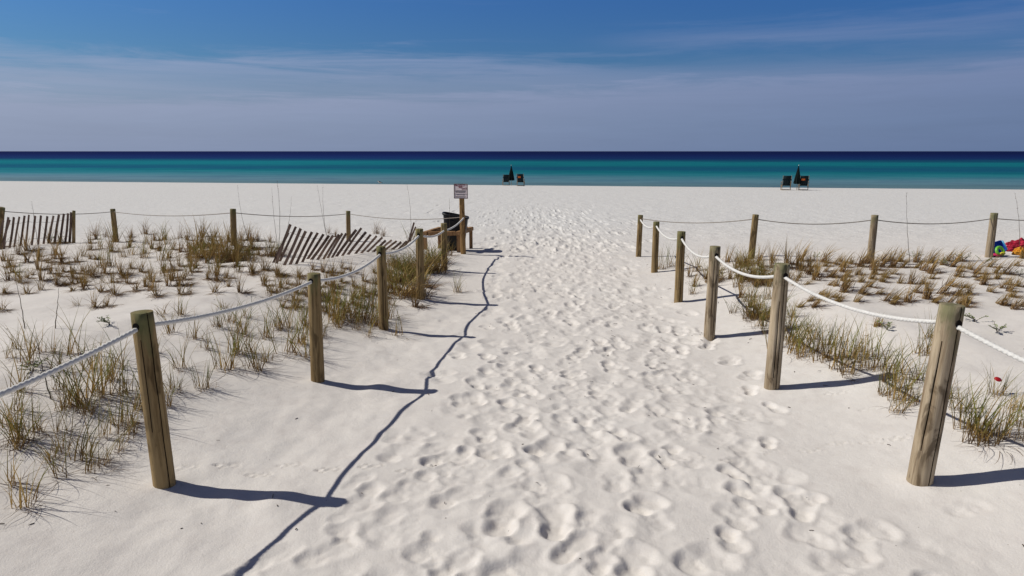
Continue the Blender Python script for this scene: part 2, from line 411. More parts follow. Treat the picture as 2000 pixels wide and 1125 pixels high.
# hand placed: the large near prints of the photograph, strays and paw tracks
for px, py, a, L, W, d in [(985, 1010, .25, .38, .2, .06), (1085, 1020, .05, .38, .19, .06), (890, 970, .9, .36, .18, .045), (865, 895, 1.0, .34, .17, .045), (1260, 985, .9, .26, .2, .06),
        (1120, 1070, .7, .34, .16, .05), (1060, 875, 1.1, .28, .17, .06), (970, 888, 1.2, .22, .17, .05), (1065, 943, 1.3, .28, .2, .045), (1430, 925, -.4, .22, .13, .045), (1700, 1040, 1.3, .3, .2, .035),
        (1565, 990, .4, .3, .15, .045), (1375, 1095, 1.2, .34, .24, .045), (850, 1070, 1.0, .34, .2, .035), (790, 960, .7, .34, .2, .025), (700, 940, .5, .26, .12, .012), (680, 1000, .6, .28, .12, .012),
        (1890, 995, 1.3, .26, .16, .012), (640, 1080, .9, .34, .18, .02), (530, 1090, .7, .34, .14, .018), (875, 626, 1.3, .24, .14, .018), (1240, 1100, .3, .34, .2, .05), (1010, 1110, 1.1, .4, .24, .05), (1450, 870, 1.0, .22, .12, .03), (1500, 865, .3, .2, .11, .04)]:
    g = ground(px, py); stamp(g.x, g.y, a, L * 1.05, W * 1.1, d * .6)
def paw(px, py, d=.008):
    g = ground(px, py)
    for ox, oy, r in [(0, -.02, .05), (-.03, .02, .022), (-.01, .035, .022), (.012, .035, .022), (.032, .018, .022)]:
        stamp(g.x + oy, g.y + ox, 1.57, r, r * .9, d)
for px, py in [(430, 912), (552, 910), (492, 930), (350, 914), (282, 893), (627, 920), (712, 913), (788, 921), (915, 911), (845, 905), (1340, 895), (1490, 884), (1573, 881), (1628, 867), (1692, 865), (1750, 858), (1420, 900), (1620, 770), (1690, 800)]:
    paw(px, py); g = ground(px, py)
    paw(px + 26, py - 2, .006)
V = np.stack([GX, GY, H], -1).reshape(-1, 3)
nx, ny = len(XS), len(YS)
ii = (np.arange(ny - 1)[:, None] * nx + np.arange(nx - 1)[None, :]).ravel()
Q = np.stack([ii, ii + 1, ii + nx + 1, ii + nx], -1).astype(np.int32)
me = bpy.data.meshes.new('sand_ground')
me.vertices.add(len(V)); me.vertices.foreach_set('co', V.astype(np.float32).ravel())
me.loops.add(Q.size); me.loops.foreach_set('vertex_index', Q.ravel())
me.polygons.add(len(Q)); me.polygons.foreach_set('loop_start', np.arange(0, Q.size, 4, dtype=np.int32)); me.polygons.foreach_set('use_smooth', np.ones(len(Q), bool))
me.update(calc_edges=True); me.materials.append(M_SAND)
tag(link_mesh('sand_ground', me), kind='structure', label='white sand beach with a trodden path full of footprints')
print('ground', nx, ny, len(Q))

# ------------------------------------------------------------------ the sea
xs_ = [-40000, -4000, -600, -200, 0, 200, 600, 4000, 40000]; ys_ = [55, 90, 140, 250, 600, 2000, 8000, 45000]
v = [(x, y, SEA) for y in ys_ for x in xs_]; k = len(xs_)
f = [(j * k + i, j * k + i + 1, (j + 1) * k + i + 1, (j + 1) * k + i) for j in range(len(ys_) - 1) for i in range(k - 1)]
tag(from_py('sea_water', v, f, M_WATER, smooth=False), kind='structure', label='turquoise sea with darker blue bands out to the horizon')

# ------------------------------------------------------------------ posts
def post_mesh(name, height, rad, material, seed, bury=.25, taper=.94, crack=None):
    rg = random.Random(seed)
    cracks = [(crack if crack is not None else rg.uniform(-1.9, -1.0), .0, 1.0, .034), (rg.uniform(-2.6, -.4), rg.uniform(.1, .4), rg.uniform(.6, .9), .02), (rg.uniform(1, 4), .2, .8, .01)]
    angs = set(round(2 * math.pi * k / 28, 4) for k in range(28)); hot = {}
    for ci, (ca, z0, z1, dp) in enumerate(cracks):
        for d_ in (-.09, 0, .09): hot[round((ca + d_) % (2 * math.pi), 4)] = (ci, d_)
    angs = sorted([a for a in angs if all(abs((a - h + math.pi) % (2 * math.pi) - math.pi) > .12 for h in hot)] + list(hot))
    nz_ = 26; V = []; F = []
    ph = rg.uniform(0, 50); n_ = len(angs)
    for j in range(nz_ + 1):
        z = -bury + (height + bury) * j / nz_; t = max(z, 0) / height
        r0 = rad * (1 + (taper - 1) * t)
        if j == nz_: r0 *= .985
        for a in angs:
            r = r0 * (1 + .035 * float(perlin(math.cos(a) * 1.2 + ph, math.sin(a) * 1.2 + z * 2.2)) + .02 * float(perlin(a * 3 + ph, z * 7)))
            aa = a
            if a in hot:
                ci, d_ = hot[a]; ca, z0, z1, dp = cracks[ci]
                env = max(0.0, min(1, (t - z0) * 8 + (1 if z0 == 0 else 0), (z1 - t) * 8 + (1 if z1 == 1 else 0)))
                sway = .10 * float(perlin(z * 3 + ph * 2, ci * 3.3))
                aa = a + sway
                wdt = .35 + .65 * abs(float(perlin(z * 5 + 3, ci + ph)))
                if d_ == 0: r -= dp * env * (.6 + wdt) * rad / .065
                else: aa = a + sway - d_ * .75 * (1 - .8 * wdt)
            V.append((r * math.cos(aa), r * math.sin(aa), z))
    for j in range(nz_):
        for k in range(n_):
            k2 = (k + 1) % n_
            F.append((j * n_ + k, j * n_ + k2, (j + 1) * n_ + k2, (j + 1) * n_ + k))
    # slightly domed, uneven end grain
    V.append((0, 0, height + .004)); c = len(V) - 1; o = nz_ * n_
    for k in range(n_): F.append((o + k, o + (k + 1) % n_, c))
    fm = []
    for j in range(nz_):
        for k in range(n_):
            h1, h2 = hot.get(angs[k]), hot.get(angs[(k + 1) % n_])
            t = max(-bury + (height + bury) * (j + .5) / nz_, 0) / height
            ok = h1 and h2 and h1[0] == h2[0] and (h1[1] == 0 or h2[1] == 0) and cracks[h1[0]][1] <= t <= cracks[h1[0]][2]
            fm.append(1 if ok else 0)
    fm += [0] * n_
    ob = from_py(name, V, F, [material, M_CRACK_SHADE], smooth=True, fmats=fm)
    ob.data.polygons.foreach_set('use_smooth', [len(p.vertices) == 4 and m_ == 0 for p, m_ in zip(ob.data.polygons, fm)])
    return ob
POSTS = {}
def post(key, bx, by, tx, ty, rad, material, label, group, hole=None, bury=.25, crack=None):
    b = ground(bx, by); top = on_plane(tx, ty, b.y)
    ax = top - b
    o = post_mesh('rope_post', ax.length, rad, material, sum(map(ord, key)) * 7 % 997, bury, .94, crack)
    o.location = b; o.rotation_mode = 'QUATERNION'
    o.rotation_quaternion = Vector((0, 0, 1)).rotation_difference(ax)
    tag(o, label, 'post', group)
    h = hole if hole is not None else .1
    POSTS[key] = (o, b, ax.normalized(), b + ax.normalized() * (ax.length - h), rad)
    return o
GL = 'rope posts along the left of the sand path'; GR = 'rope posts along the right of the sand path'
GBL = 'rope posts behind the left dune'; GBR = 'rope posts behind the right dune'
post('L1', 322, 950, 277, 609, .0655, M_POST, 'thick brown post leaning left, nearest post on the left of the path', GL, .085, crack=-.62)
post('L2', 621, 747, 613, 534, .060, M_POST, 'brown post second from the front on the left of the path, mossy top', GL, .065)
post('L3', 750, 646, 744, 481, .056, M_POST, 'mossy topped post third from the front on the left of the path', GL, .085)
post('L4', 822, 586, 819, 447, .058, M_POST, 'brown post beside the bushy grass clump, fourth along the left of the path', GL, .085)
post('L5', 868, 527, 867, 436, .058, M_POST, 'mossy topped post just in front of the wooden bin stand', GL, .13)
post('R1', 1795, 945, 1860, 595, .0735, M_POSTG, 'thick grey cracked post leaning right, nearest post on the right of the path', GR, .11, crack=-1.35)
post('R2', 1507, 760, 1528, 515, .066, M_POSTG, 'grey brown post second from the front on the right of the path', GR, .10)
post('R3', 1385, 660, 1397, 481, .062, M_POSTG, 'brown post third from the front on the right of the path', GR, .10)
post('R4', 1325, 591, 1331, 452, .060, M_POST, 'mossy green post fourth from the front on the right of the path', GR, .09)
post('R5', 1278, 532, 1282, 433, .058, M_POST, 'brown post fifth from the front on the right of the path, grass behind it', GR, .07)
post('R6', 1247, 501, 1251, 420, .056, M_POST, 'farthest brown post on the right of the path at the open beach corner', GR, .09)
post('BL0', -6, 486, 1, 405, .075, M_POST, 'brown post at the left photo edge behind the slat fence', GBL, .07)
post('BL1', 227, 472, 220, 408, .062, M_POST, 'brown back row post tilted left, right of the standing slat fence', GBL, .07)
post('BL2', 457, 480, 455, 408, .056, M_POST, 'upright brown back row post in thick grass left of the collapsed fence', GBL, .07)
post('BL3', 681, 472, 680, 412, .056, M_POST, 'upright brown post directly behind the collapsed slat fence', GBL, .07)
post('BR1', 1467, 506, 1476, 419, .056, M_POST, 'mossy brown post in the back row, first to the right of the path', GBR, .075)
post('BR2', 1699, 514, 1709, 420, .056, M_POSTG, 'grey brown post in the back row behind the middle of the right dune', GBR, .075)
post('BR3', 1931, 502, 1942, 416, .060, M_POSTG, 'tilted grey post beside the beach toys', GBR, .09)
# posts just outside the frame carry the rope on towards the viewer
def off_post(key, x, y, h, rad, material, label, group):
    o = post_mesh('rope_post', h, rad, material, sum(map(ord, key))); b = Vector((x, y, hz(x, y))); o.location = b
    tag(o, label, 'post', group); POSTS[key] = (o, b, Vector((0, 0, 1)), b + Vector((0, 0, h - .1)), rad)
off_post('L0', -2.62, 2.15, .98, .065, M_POST, 'brown rope post outside the photo where the left rope comes from', GL)
off_post('R0', 3.0, 2.3, .95, .07, M_POSTG, 'grey rope post outside the photo where the right rope comes from', GR)
off_post('BR4', 12.1, 14.1, .95, .06, M_POSTG, 'grey rope post outside the photo beyond the beach toys', GBR)
off_post('BL9', -13.4, 13.9, .95, .06, M_POST, 'brown rope post outside the photo beyond the left dune', GBL)

# ------------------------------------------------------------------ sign
sb = ground(905, 496); st_ = on_plane(903, 386, sb.y)
so = empty('warning_sign', sb, R(-18))
tag(so, 'small white notice board with red heading on a brown post by the bin', 'sign')
sp = post_mesh('sign_post', (st_ - sb).length + .1, .057, M_POSTB, 55); sp.parent = so
sp.rotation_euler = (0, R(-.9), 0)
bw = 28.5 * (sb.y * .98 + .2) / FPX; bh = 28.5 * (sb.y * .98 + .2) / FPX
bc = on_plane(902.3, 373.5, sb.y - .075) - sb
bm = bmesh.new(); bar(bm, (bc.x, bc.y, bc.z - bh / 2), (bc.x, bc.y, bc.z + bh / 2), bw, .012, .002, (1, 0, 0)); brd = bm_obj('sign_board', bm, M_SIGN, so)
bm = bmesh.new(); fy = bc.y - .009
for p, q, s in [((-.5, -.5), (.5, -.5), (0, 0, 1)), ((-.5, .5), (.5, .5), (0, 0, 1)), ((-.5, -.5), (-.5, .5), (1, 0, 0)), ((.5, -.5), (.5, .5), (1, 0, 0))]:
    k = .965
    bar(bm, (bc.x + p[0] * bw * k, fy, bc.z + p[1] * bh * k), (bc.x + q[0] * bw * k, fy, bc.z + q[1] * bh * k), .011, .005, 0, s)
bm_obj('border', bm, M_SIGNE, brd)
def text(s, x, z, size, m, align='LEFT'):
    cu = bpy.data.curves.new('lettering', 'FONT'); cu.body = s; cu.size = size; cu.extrude = .0008; cu.align_x = align; cu.materials.append(m)
    cu.offset = size * .02
    tmp = bpy.data.objects.new('lettering_source', cu); COL.objects.link(tmp); bpy.context.view_layer.update()
    me_ = bpy.data.meshes.new_from_object(tmp.evaluated_get(bpy.context.evaluated_depsgraph_get())); bpy.data.objects.remove(tmp); bpy.data.curves.remove(cu)
    o = link_mesh('lettering', me_, brd)
    o.location = (bc.x + x * bw, bc.y - .0075, bc.z + z * bh); o.rotation_euler = (R(90), 0, 0)
text('PROTECT', -.44, .33, .052, M_RED); text('SEA', -.16, .22, .052, M_RED); text('OATS', .06, .12, .052, M_RED)
# the small print is too fine to read: rows of dark strokes of word length
rg = random.Random(4); bm = bmesh.new()
for z, x0, x1 in [(.045, -.40, .40), (.0, -.38, .38), (-.045, -.40, .36), (-.09, -.34, .30), (-.20, -.42, .42), (-.245, -.30, .30), (-.36, -.38, .38), (-.40, -.34, .34)]:
    x = x0
    while x < x1 - .03:
        wl = min(rg.uniform(.04, .12), x1 - x)
        bar(bm, (bc.x + x * bw, bc.y - .0072, bc.z + z * bh), (bc.x + (x + wl) * bw, bc.y - .0072, bc.z + z * bh), .0075, .001, 0, (0, 0, 1))
        x += wl + .022
bm_obj('lettering', bm, M_INK, brd)

# ------------------------------------------------------------------ ropes
def sagged(pts, sags, step):
    P = []
    for i in range(len(pts) - 1):
        a, b = pts[i], pts[i + 1]; L = (b - a).length; n = max(6, int(L / step))
        for k in range(n + (1 if i == len(pts) - 2 else 0)):
            t = k / n; p = a.lerp(b, t); p.z -= 4 * sags[i] * t * (1 - t); P.append(p)
    return P
def rope(name, P, rad, m, label, group, strands=True, n=12):
    V = []; F = []; tw = 0
    for i, p in enumerate(P):
        tg = (P[min(i + 1, len(P) - 1)] - P[max(i - 1, 0)]).normalized()
        s = tg.cross(Vector((0, 0, 1))).normalized(); u = s.cross(tg)
        if i: tw += (P[i] - P[i - 1]).length * 2 * math.pi / (rad * 6.6)
        for k in range(n):
            a = 2 * math.pi * k / n
            r = rad * (.76 + .28 * abs(math.cos(1.5 * (a - tw / 1.0)))) if strands else rad
            V.append(p + (s * math.cos(a) + u * math.sin(a)) * r)
    for i in range(len(P) - 1):
        for k in range(n):
            k2 = (k + 1) % n; F.append((i * n + k, i * n + k2, (i + 1) * n + k2, (i + 1) * n + k))
    o = from_py(name, V, F, m); tag(o, label, 'rope', group); return o
def pt(k): return POSTS[k][3].copy()
SIGNH = on_plane(906, 425, sb.y)
lp = [pt('L0'), pt('L1'), pt('L2'), pt('L3'), pt('L4'), pt('L5'), SIGNH]
rope('rope', sagged(lp, [.05, .055, .075, .07, .06, .05], .0055), .0148, M_ROPE, 'thick white twisted rope threaded through the posts left of the path', 'ropes strung between posts')
rp = [pt('R0'), pt('R1'), pt('R2'), pt('R3'), pt('R4'), pt('R5'), pt('R6')]
rope('rope', sagged(rp, [.05, .10, .10, .11, .10, .09], .0055), .0148, M_ROPE, 'thick white twisted rope threaded through the posts right of the path', 'ropes strung between posts')
bl = [pt('BL9'), pt('BL0'), pt('BL1'), pt('BL2'), pt('BL3'), SIGNH + Vector((0, .02, .01))]
rope('rope', sagged(bl, [.06, .06, .08, .07, .09], .06), .0075, M_GROPE, 'thin grey rope along the back row posts behind the left dune', 'ropes strung between posts', False, 8)
br = [pt('R6') + Vector((0, 0, .02)), pt('BR1'), pt('BR2'), pt('BR3'), pt('BR4')]
rope('rope', sagged(br, [.08, .08, .08, .08], .06), .0075, M_GROPE, 'thin grey rope along the back row posts behind the right dune', 'ropes strung between posts', False, 8)
def hole_disc(key, other, dz_=.006):
    o, b, ax, h, rad = POSTS[key]
    d = (POSTS[other][3] - h); d.z = 0; d.normalize()
    bm = bmesh.new(); bmesh.ops.create_circle(bm, cap_ends=True, segments=18, radius=.0205)
    bmesh.ops.scale(bm, vec=(1, 1.15, 1), verts=bm.verts)
    r = bmesh.ops.extrude_face_region(bm, geom=bm.faces[:]); bmesh.ops.translate(bm, vec=(0, 0, -.02), verts=[e for e in r['geom'] if isinstance(e, bmesh.types.BMVert)])
    ho = bm_obj('hole_shade_disc', bm, M_HOLE_SHADE)  # solid dark disc on the post, painting the shade of a hole
    Mw = d.to_track_quat('Z', 'Y').to_matrix().to_4x4(); Mw.translation = h + d * (rad * .99) + Vector((0, 0, dz_))
    ho.parent = o
    Mp = o.rotation_quaternion.to_matrix().to_4x4(); Mp.translation = o.location
    ho.matrix_local = Mp.inverted() @ Mw
for a, b in [('L1', 'L0'), ('L1', 'L2'), ('L2', 'L1'), ('L2', 'L3'), ('L3', 'L2'), ('L4', 'L3'), ('R1', 'R0'), ('R1', 'R2'), ('R2', 'R1'), ('R3', 'R2'), ('R4', 'R3'), ('R2', 'R3')]: hole_disc(a, b)

# ------------------------------------------------------------------ slat fences
def fence(label, slats, wires, wr=.02, posts=()):
    c = ground(*slats[len(slats) // 2][0]); e = empty('slat_fence', c)
    tag(e, label, 'fence', 'slatted sand fences on the left dune')
    ln = []
    for i, (b, t) in enumerate(slats):
        B = ground(*b); T = on_plane(*t, B.y + random.uniform(-.05, .05)); B -= (T - B).normalized() * .12
        md = (B + T) / 2 + Vector((random.uniform(-.012, .012), random.uniform(-.01, .01), 0))
        bm = bmesh.new(); wd = random.uniform(.036, .046)
        side = Vector((1, random.uniform(-.25, .25), 0))
        bar(bm, B - c, T - c, wd, .010, .0015, side)
        bmesh.ops.subdivide_edges(bm, edges=[ed for ed in bm.edges if ed.calc_length() > .2], cuts=4)
        for vv in bm.verts:
            tt = max(0, min(1, (vv.co - (B - c)).dot(T - B) / (T - B).length_squared)); vv.co += (md - (B + T) / 2) * math.sin(tt * math.pi)
        o = bm_obj('slat', bm, M_SLAT, e); ln.append((B, T))
    for fr in wires:
        P = [B.lerp(T, fr) - c + Vector((0, -.012, 0)) for B, T in ln]
        P2 = []
        for i in range(len(P) - 1): P2 += [P[i], P[i].lerp(P[i + 1], .5) + Vector((0, .01, -.005))]
        P2.append(P[-1])
        V, F = tube_geo(P2, .0028, 5); from_py('wire', V, F, M_WIRE, e)
    for b, t in posts:
        B = ground(*b); T = on_plane(*t, B.y)
        o = post_mesh('fence_post', (T - B).length, .03, M_POST, 5); o.parent = e; o.location = B - c; o.rotation_mode = 'QUATERNION'; o.rotation_quaternion = (T - B).to_track_quat('Z', 'Y')
Z2 = lambda x, y: (x / 3.75, 340 + y / 3.75)
Z3 = lambda x, y: (450 + x / 3.75, 340 + y / 3.75)
A = [((-30, 570), (25, 340)), ((10, 553), (72, 335)), ((30, 548), (62, 316)), ((68, 542), (102, 315)), ((105, 536), (142, 312)), ((150, 530), (180, 305)), ((190, 526), (212, 298)), ((232, 521), (258, 305)), ((280, 516), (300, 303)), ((318, 511), (347, 308)),
     ((360, 507), (392, 305)), ((402, 505), (432, 298)), ((440, 503), (468, 290)), ((475, 503), (498, 287)), ((508, 502), (522, 280))]
fence('standing row of thin brown slats at the left edge, tilted right', [(Z2(*b), Z2(*t)) for b, t in A], (.35, .82), posts=[(Z2(540, 505), Z2(541, 268))])
B_ = [((315, 650), (425, 430)), ((340, 655), (440, 368)), ((362, 640), (480, 385)), ((392, 668), (515, 398)), ((438, 662), (552, 418)), ((485, 657), (598, 424)), ((530, 645), (640, 430)), ((565, 622), (682, 440)), ((592, 626), (722, 450)), ((640, 627), (752, 450)),
      ((682, 625), (795, 442)), ((715, 615), (820, 434)), ((745, 611), (848, 434)), ((778, 604), (922, 408)), ((822, 600), (960, 395)), ((862, 592), (994, 424)), ((916, 583), (1028, 443)), ((957, 580), (1072, 453)), ((1002, 572), (1114, 463)), ((1042, 570), (1138, 485)),
      ((1090, 562), (1182, 483)), ((1130, 560), (1218, 490)), ((1182, 552), (1252, 497)), ((1230, 556), (1292, 490)), ((1262, 542), (1322, 468)), ((1302, 500), (1345, 355)), ((1316, 492), (1358, 385))]
fence('collapsed slat fence leaning over sideways in the grass behind the left posts', [(Z3(*b), Z3(*t)) for b, t in B_], (.35, .85))

# ------------------------------------------------------------------ bin and its stand
F0 = ground(896, 493); Rr = ground(920, 485); Ll = ground(831, 488)
Bk = Rr + (Ll - F0); ctr = (F0 + Rr + Ll + Bk) / 4
zt = on_plane(896, 456, F0.y).z
e = empty('bin_stand', (ctr.x, ctr.y, hz(ctr.x, ctr.y)))
tag(e, 'low open wooden frame of brown rails around the black bin', 'bin stand')
base = Vector(e.location)
C4 = [F0, Rr, Bk, Ll]
for i, p in enumerate(C4):
    bm = bmesh.new(); bar(bm, Vector((p.x, p.y, p.z - .1)) - base, Vector((p.x, p.y, zt - .045)) - base, .075, .075, .006); bm_obj('leg', bm, M_RACK, e)
for i in range(4):
    p, q2 = C4[i].copy(), C4[(i + 1) % 4].copy(); d = (q2 - p).normalized(); p.z = q2.z = zt
    ext = .06 if i % 2 == 0 else -.062
    bm = bmesh.new(); bar(bm, p - d * ext - base, q2 + d * ext - base, .085, .10, .008, (0, 0, 1)); bm_obj('rail', bm, M_RACK, e)
e2 = empty('rubbish_bin', base); tag(e2, 'black plastic rubbish bin sunk in the wooden stand, rim tilted', 'bin')
cb = on_plane(889, 470, ctr.y); cb = Vector((cb.x, ctr.y, base.z + .02)) - base
ct = on_plane(890, 420, ctr.y) - base
def ring_loft(rings, n=32, cap0=True, cap1=False, sq=4.0):
    V = []; F = []
    for c, rx, ry, tilt in rings:
        for k in range(n):
            a = 2 * math.pi * k / n; ca, sa = math.cos(a), math.sin(a)
            m_ = (abs(ca) ** sq + abs(sa) ** sq) ** (-1 / sq)
            V.append((c[0] + rx * ca * m_, c[1] + ry * sa * m_, c[2] + tilt * ca * m_))
    for i in range(len(rings) - 1):
        for k in range(n):
            k2 = (k + 1) % n; F.append((i * n + k, i * n + k2, (i + 1) * n + k2, (i + 1) * n + k))
    if cap0: F.append(tuple(range(n))[::-1])
    if cap1: F.append(tuple((len(rings) - 1) * n + k for k in range(n)))
    return V, F
rw = 25.5 * (ctr.y * .98) / FPX
TL = -.055
V, F = ring_loft([(cb, rw * .70, rw * .62, 0), (cb.lerp(ct, .5), rw * .84, rw * .74, TL * .4), (ct - Vector((0, 0, .04)), rw * .95, rw * .84, TL), (ct, rw * .96, rw * .85, TL), (ct, rw * .92, rw * .81, TL), (cb.lerp(ct, .4), rw * .78, rw * .68, TL * .3)])
bb = from_py('bin_body', V, F, M_BIN, e2)
V, F = ring_loft([(ct - Vector((0, 0, .03)), rw * .955, rw * .845, TL), (ct - Vector((0, 0, .03)), rw * 1.03, rw * .92, TL), (ct + Vector((0, 0, .008)), rw * 1.03, rw * .92, TL), (ct + Vector((0, 0, .008)), rw * .93, rw * .82, TL)], cap0=False)
from_py('rim', V, F, M_BIN, bb)
bm = bmesh.new(); hp = ct + Vector((-rw * .5, -rw * .8 - .01, -.1)); bar(bm, hp, hp + Vector((.16, -.004, -.02)), .035, .03, .008); bm_obj('handle', bm, M_BIN, bb)

# ------------------------------------------------------------------ beach chairs and closed umbrellas
def sl_poly(bm, pts, th):
    """a cloth band through a list of (left, right) point pairs, with thickness"""
    nrm = Vector((0, .5, .8)).normalized() * th
    a = [bm.verts.new(p) for pr in pts for p in pr]; b = [bm.verts.new(Vector(p) + nrm) for pr in pts for p in pr]
    m = len(pts)
    for i in range(m - 1):
        bm.faces.new((a[2 * i], a[2 * i + 1], a[2 * i + 3], a[2 * i + 2])); bm.faces.new((b[2 * i], b[2 * i + 2], b[2 * i + 3], b[2 * i + 1]))
        for s in (0, 1): bm.faces.new((a[2 * i + s], a[2 * i + 2 + s], b[2 * i + 2 + s], b[2 * i + s]))
    for i in (0, m - 1): bm.faces.new((a[2 * i], a[2 * i + 1], b[2 * i + 1], b[2 * i]))
def make_chair(tagged):
    e = empty('beach_chair', (0, 0, 0))
    W = .31
    for s in (-1, 1):
        bm = bmesh.new(); bar(bm, (s * W, .02, .0), (s * W, -.34, 1.13), .035, .05, .005); bm_obj('back_post', bm, M_CHAIRW, e)
        bm = bmesh.new(); bar(bm, (s * W, -.28, -.04), (s * W, .42, .40), .035, .045, .005); bm_obj('leg', bm, M_CHAIRW, e)
        bm = bmesh.new(); bar(bm, (s * (W + .04), .40, -.04), (s * (W + .04), .34, .60), .035, .045, .005); bm_obj('leg', bm, M_CHAIRW, e)
        bm = bmesh.new(); bar(bm, (s * (W + .04), -.22, .62), (s * (W + .04), .44, .62), .075, .025, .006, (1, 0, 0)); bm_obj('armrest', bm, M_CHAIRW, e)
        bm = bmesh.new(); bar(bm, (s * (W + .04), -.24, -.03), (s * (W + .04), .46, -.0), .035, .05, .005); bm_obj('base_rail', bm, M_CHAIRW, e)
    for y_, z_ in ((-.30, .02), (.43, .02)):
        bm = bmesh.new(); bar(bm, (-W, y_, z_), (W, y_, z_), .04, .05, .005, (0, 0, 1)); bm_obj('stretcher', bm, M_CHAIRW, e)
    bm = bmesh.new()
    L_ = [(-.27, -.37, 1.10), (-.28, -.30, .90), (-.27, -.22, .70), (-.27, -.13, .50), (-.27, -.02, .36)]
    sl_poly(bm, [((x, y, z), (-x, y, z)) for x, y, z in L_], .02); back = bm_obj('backrest', bm, M_CANVAS, e, True)
    bm = bmesh.new()
    L_ = [(-.27, -.02, .355), (-.27, .15, .33), (-.27, .35, .37), (-.27, .46, .41)]
    sl_poly(bm, [((x, y, z), (-x, y, z)) for x, y, z in L_], .02); bm_obj('seat', bm, M_CANVAS, e, True)
    bm = bmesh.new(); bar(bm, (-.335, -.27, .80), (.335, -.27, .80), .10, .03, .01, (0, 0, 1)); bm_obj('pocket_band', bm, M_CANVAS, e)
    if tagged:
        bm = bmesh.new(); bar(bm, (-.22, -.318, .83), (.04, -.318, .83), .15, .012, .003, (0, 0, 1)); bm_obj('orange_tag', bm, M_ORANGE, back)
    return e
def make_umb(h=2.15, r=.42):
    e = empty('beach_umbrella', (0, 0, 0))
    V, F = tube_geo([(0, 0, -.3), (0, 0, .6), (0, 0, h - .02)], .022, 10); from_py('pole', V, F, M_CHAIRW, e)
    V = []; F = []; n = 64; prof = [(h, .02), (h - .08, .045), (h - .5, .15), (h - .95, .27), (h - 1.35, .36), (h - 1.55, r)]
    for j, (z, rr) in enumerate(prof):
        for k in range(n):
            a = 2 * math.pi * k / n; fl = 1 - .42 * (j / 5) ** .6 * abs(math.sin(4 * a + .3)) + .05 * math.sin(3 * a + j)
            V.append((rr * fl * math.cos(a), rr * fl * math.sin(a) * .85, z - (.06 * abs(math.sin(4 * a + .3)) if j == 5 else 0)))
    for j in range(5):
        for k in range(n): k2 = (k + 1) % n; F.append((j * n + k, (j + 1) * n + k, (j + 1) * n + k2, j * n + k2))
    F.append(tuple(range(n)))
    from_py('canopy', V, F, M_UMB, e)
    V, F = ring_loft([((0, 0, h - .02), .03, .03, 0), ((0, 0, h + .05), .022, .022, 0), ((0, 0, h + .08), .008, .008, 0)], 12, False, True, 2.0); from_py('tip', V, F, M_UMBTIP, e)
    return e
def copy_tree(o, parent=None):
    c = o.copy(); COL.objects.link(c); c.parent = parent
    for ch in list(o.children): copy_tree(ch, c)
    return c
ch0, ch1, um0 = make_chair(False), make_chair(True), make_umb()
used = set()
def put(src, px, py, rz, sc, label, cat, group, dzz=.0):
    o = src if src.name not in used else copy_tree(src); used.add(src.name)
    g = ground(px, py); o.location = g + Vector((0, 0, dzz)); o.rotation_euler = (0, 0, rz); o.scale = (sc, sc, sc)
    tag(o, label, cat, group)
GC = 'wooden beach chairs facing the sea'; GU = 'closed beach umbrellas between the chairs'
put(ch0, 988.5, 362.2, R(2), 1.12, 'dark canvas beach chair left of the closed umbrella near the photo centre', 'beach chair', GC)
put(ch1, 1016.5, 363.3, R(-6), 1.14, 'dark canvas beach chair with an orange tag, right of the central umbrella', 'beach chair', GC)
put(um0, 998.5, 362.6, .3, 1.03, 'closed dark umbrella near the photo centre, between two beach chairs', 'beach umbrella', GU)
put(ch0, 1535, 371.3, R(-15), 1.14, 'dark canvas beach chair left of the closed umbrella on the right', 'beach chair', GC)
put(ch1, 1569, 371.5, R(-19), 1.14, 'dark canvas beach chair with orange tag, right of the umbrella far right', 'beach chair', GC)
put(um0, 1556, 371.6, 1.1, 1.0, 'closed dark umbrella between the two chairs on the right', 'beach umbrella', GU)

# ------------------------------------------------------------------ bird at the water's edge
_r = ray(742, 358); g = Vector((_r.x / _r.y * 82, 82, hz(_r.x / _r.y * 82, 82)))
bm_e = empty('shore_bird', g + Vector((0, 0, .0)), R(180)); tag(bm_e, 'small black and white bird standing at the edge of the water', 'bird')
V = []; F = []; FM = []
spine = [(-.34, .16, .008), (-.24, .19, .03), (-.12, .23, .075), (0, .26, .10), (.10, .285, .095), (.17, .325, .06), (.205, .37, .045), (.235, .395, .05), (.27, .395, .04), (.295, .385, .012)]
n = 14
for i, (x, z, r) in enumerate(spine):
    for k in range(n):
        a = 2 * math.pi * k / n; V.append((x, r * .85 * math.cos(a), z + r * math.sin(a)))
for i in range(len(spine) - 1):
    for k in range(n):
        k2 = (k + 1) % n; F.append((i * n + k, i * n + k2, (i + 1) * n + k2, (i + 1) * n + k))
        up = math.sin(2 * math.pi * (k + .5) / n)
        FM.append(1 if (i < 4 and up > -.2) or i == 0 or (i >= 6 and up > .3) else 0)
from_py('body', V, F, [M_WHITE, M_BLACK], bm_e, True, FM)
V, F = tube_geo([(.29, 0, .385), (.33, 0, .38), (.37, 0, .368)], lambda i, t: .012 * (1 - .8 * t), 8); from_py('beak', V, F, M_BEAK, bm_e)
for s in (-.03, .03):
    V, F = tube_geo([(.02, s, .19), (.0, s, .1), (.01, s, .0), (.05, s, -.01)], .007, 6); from_py('leg', V, F, M_BEAK, bm_e)

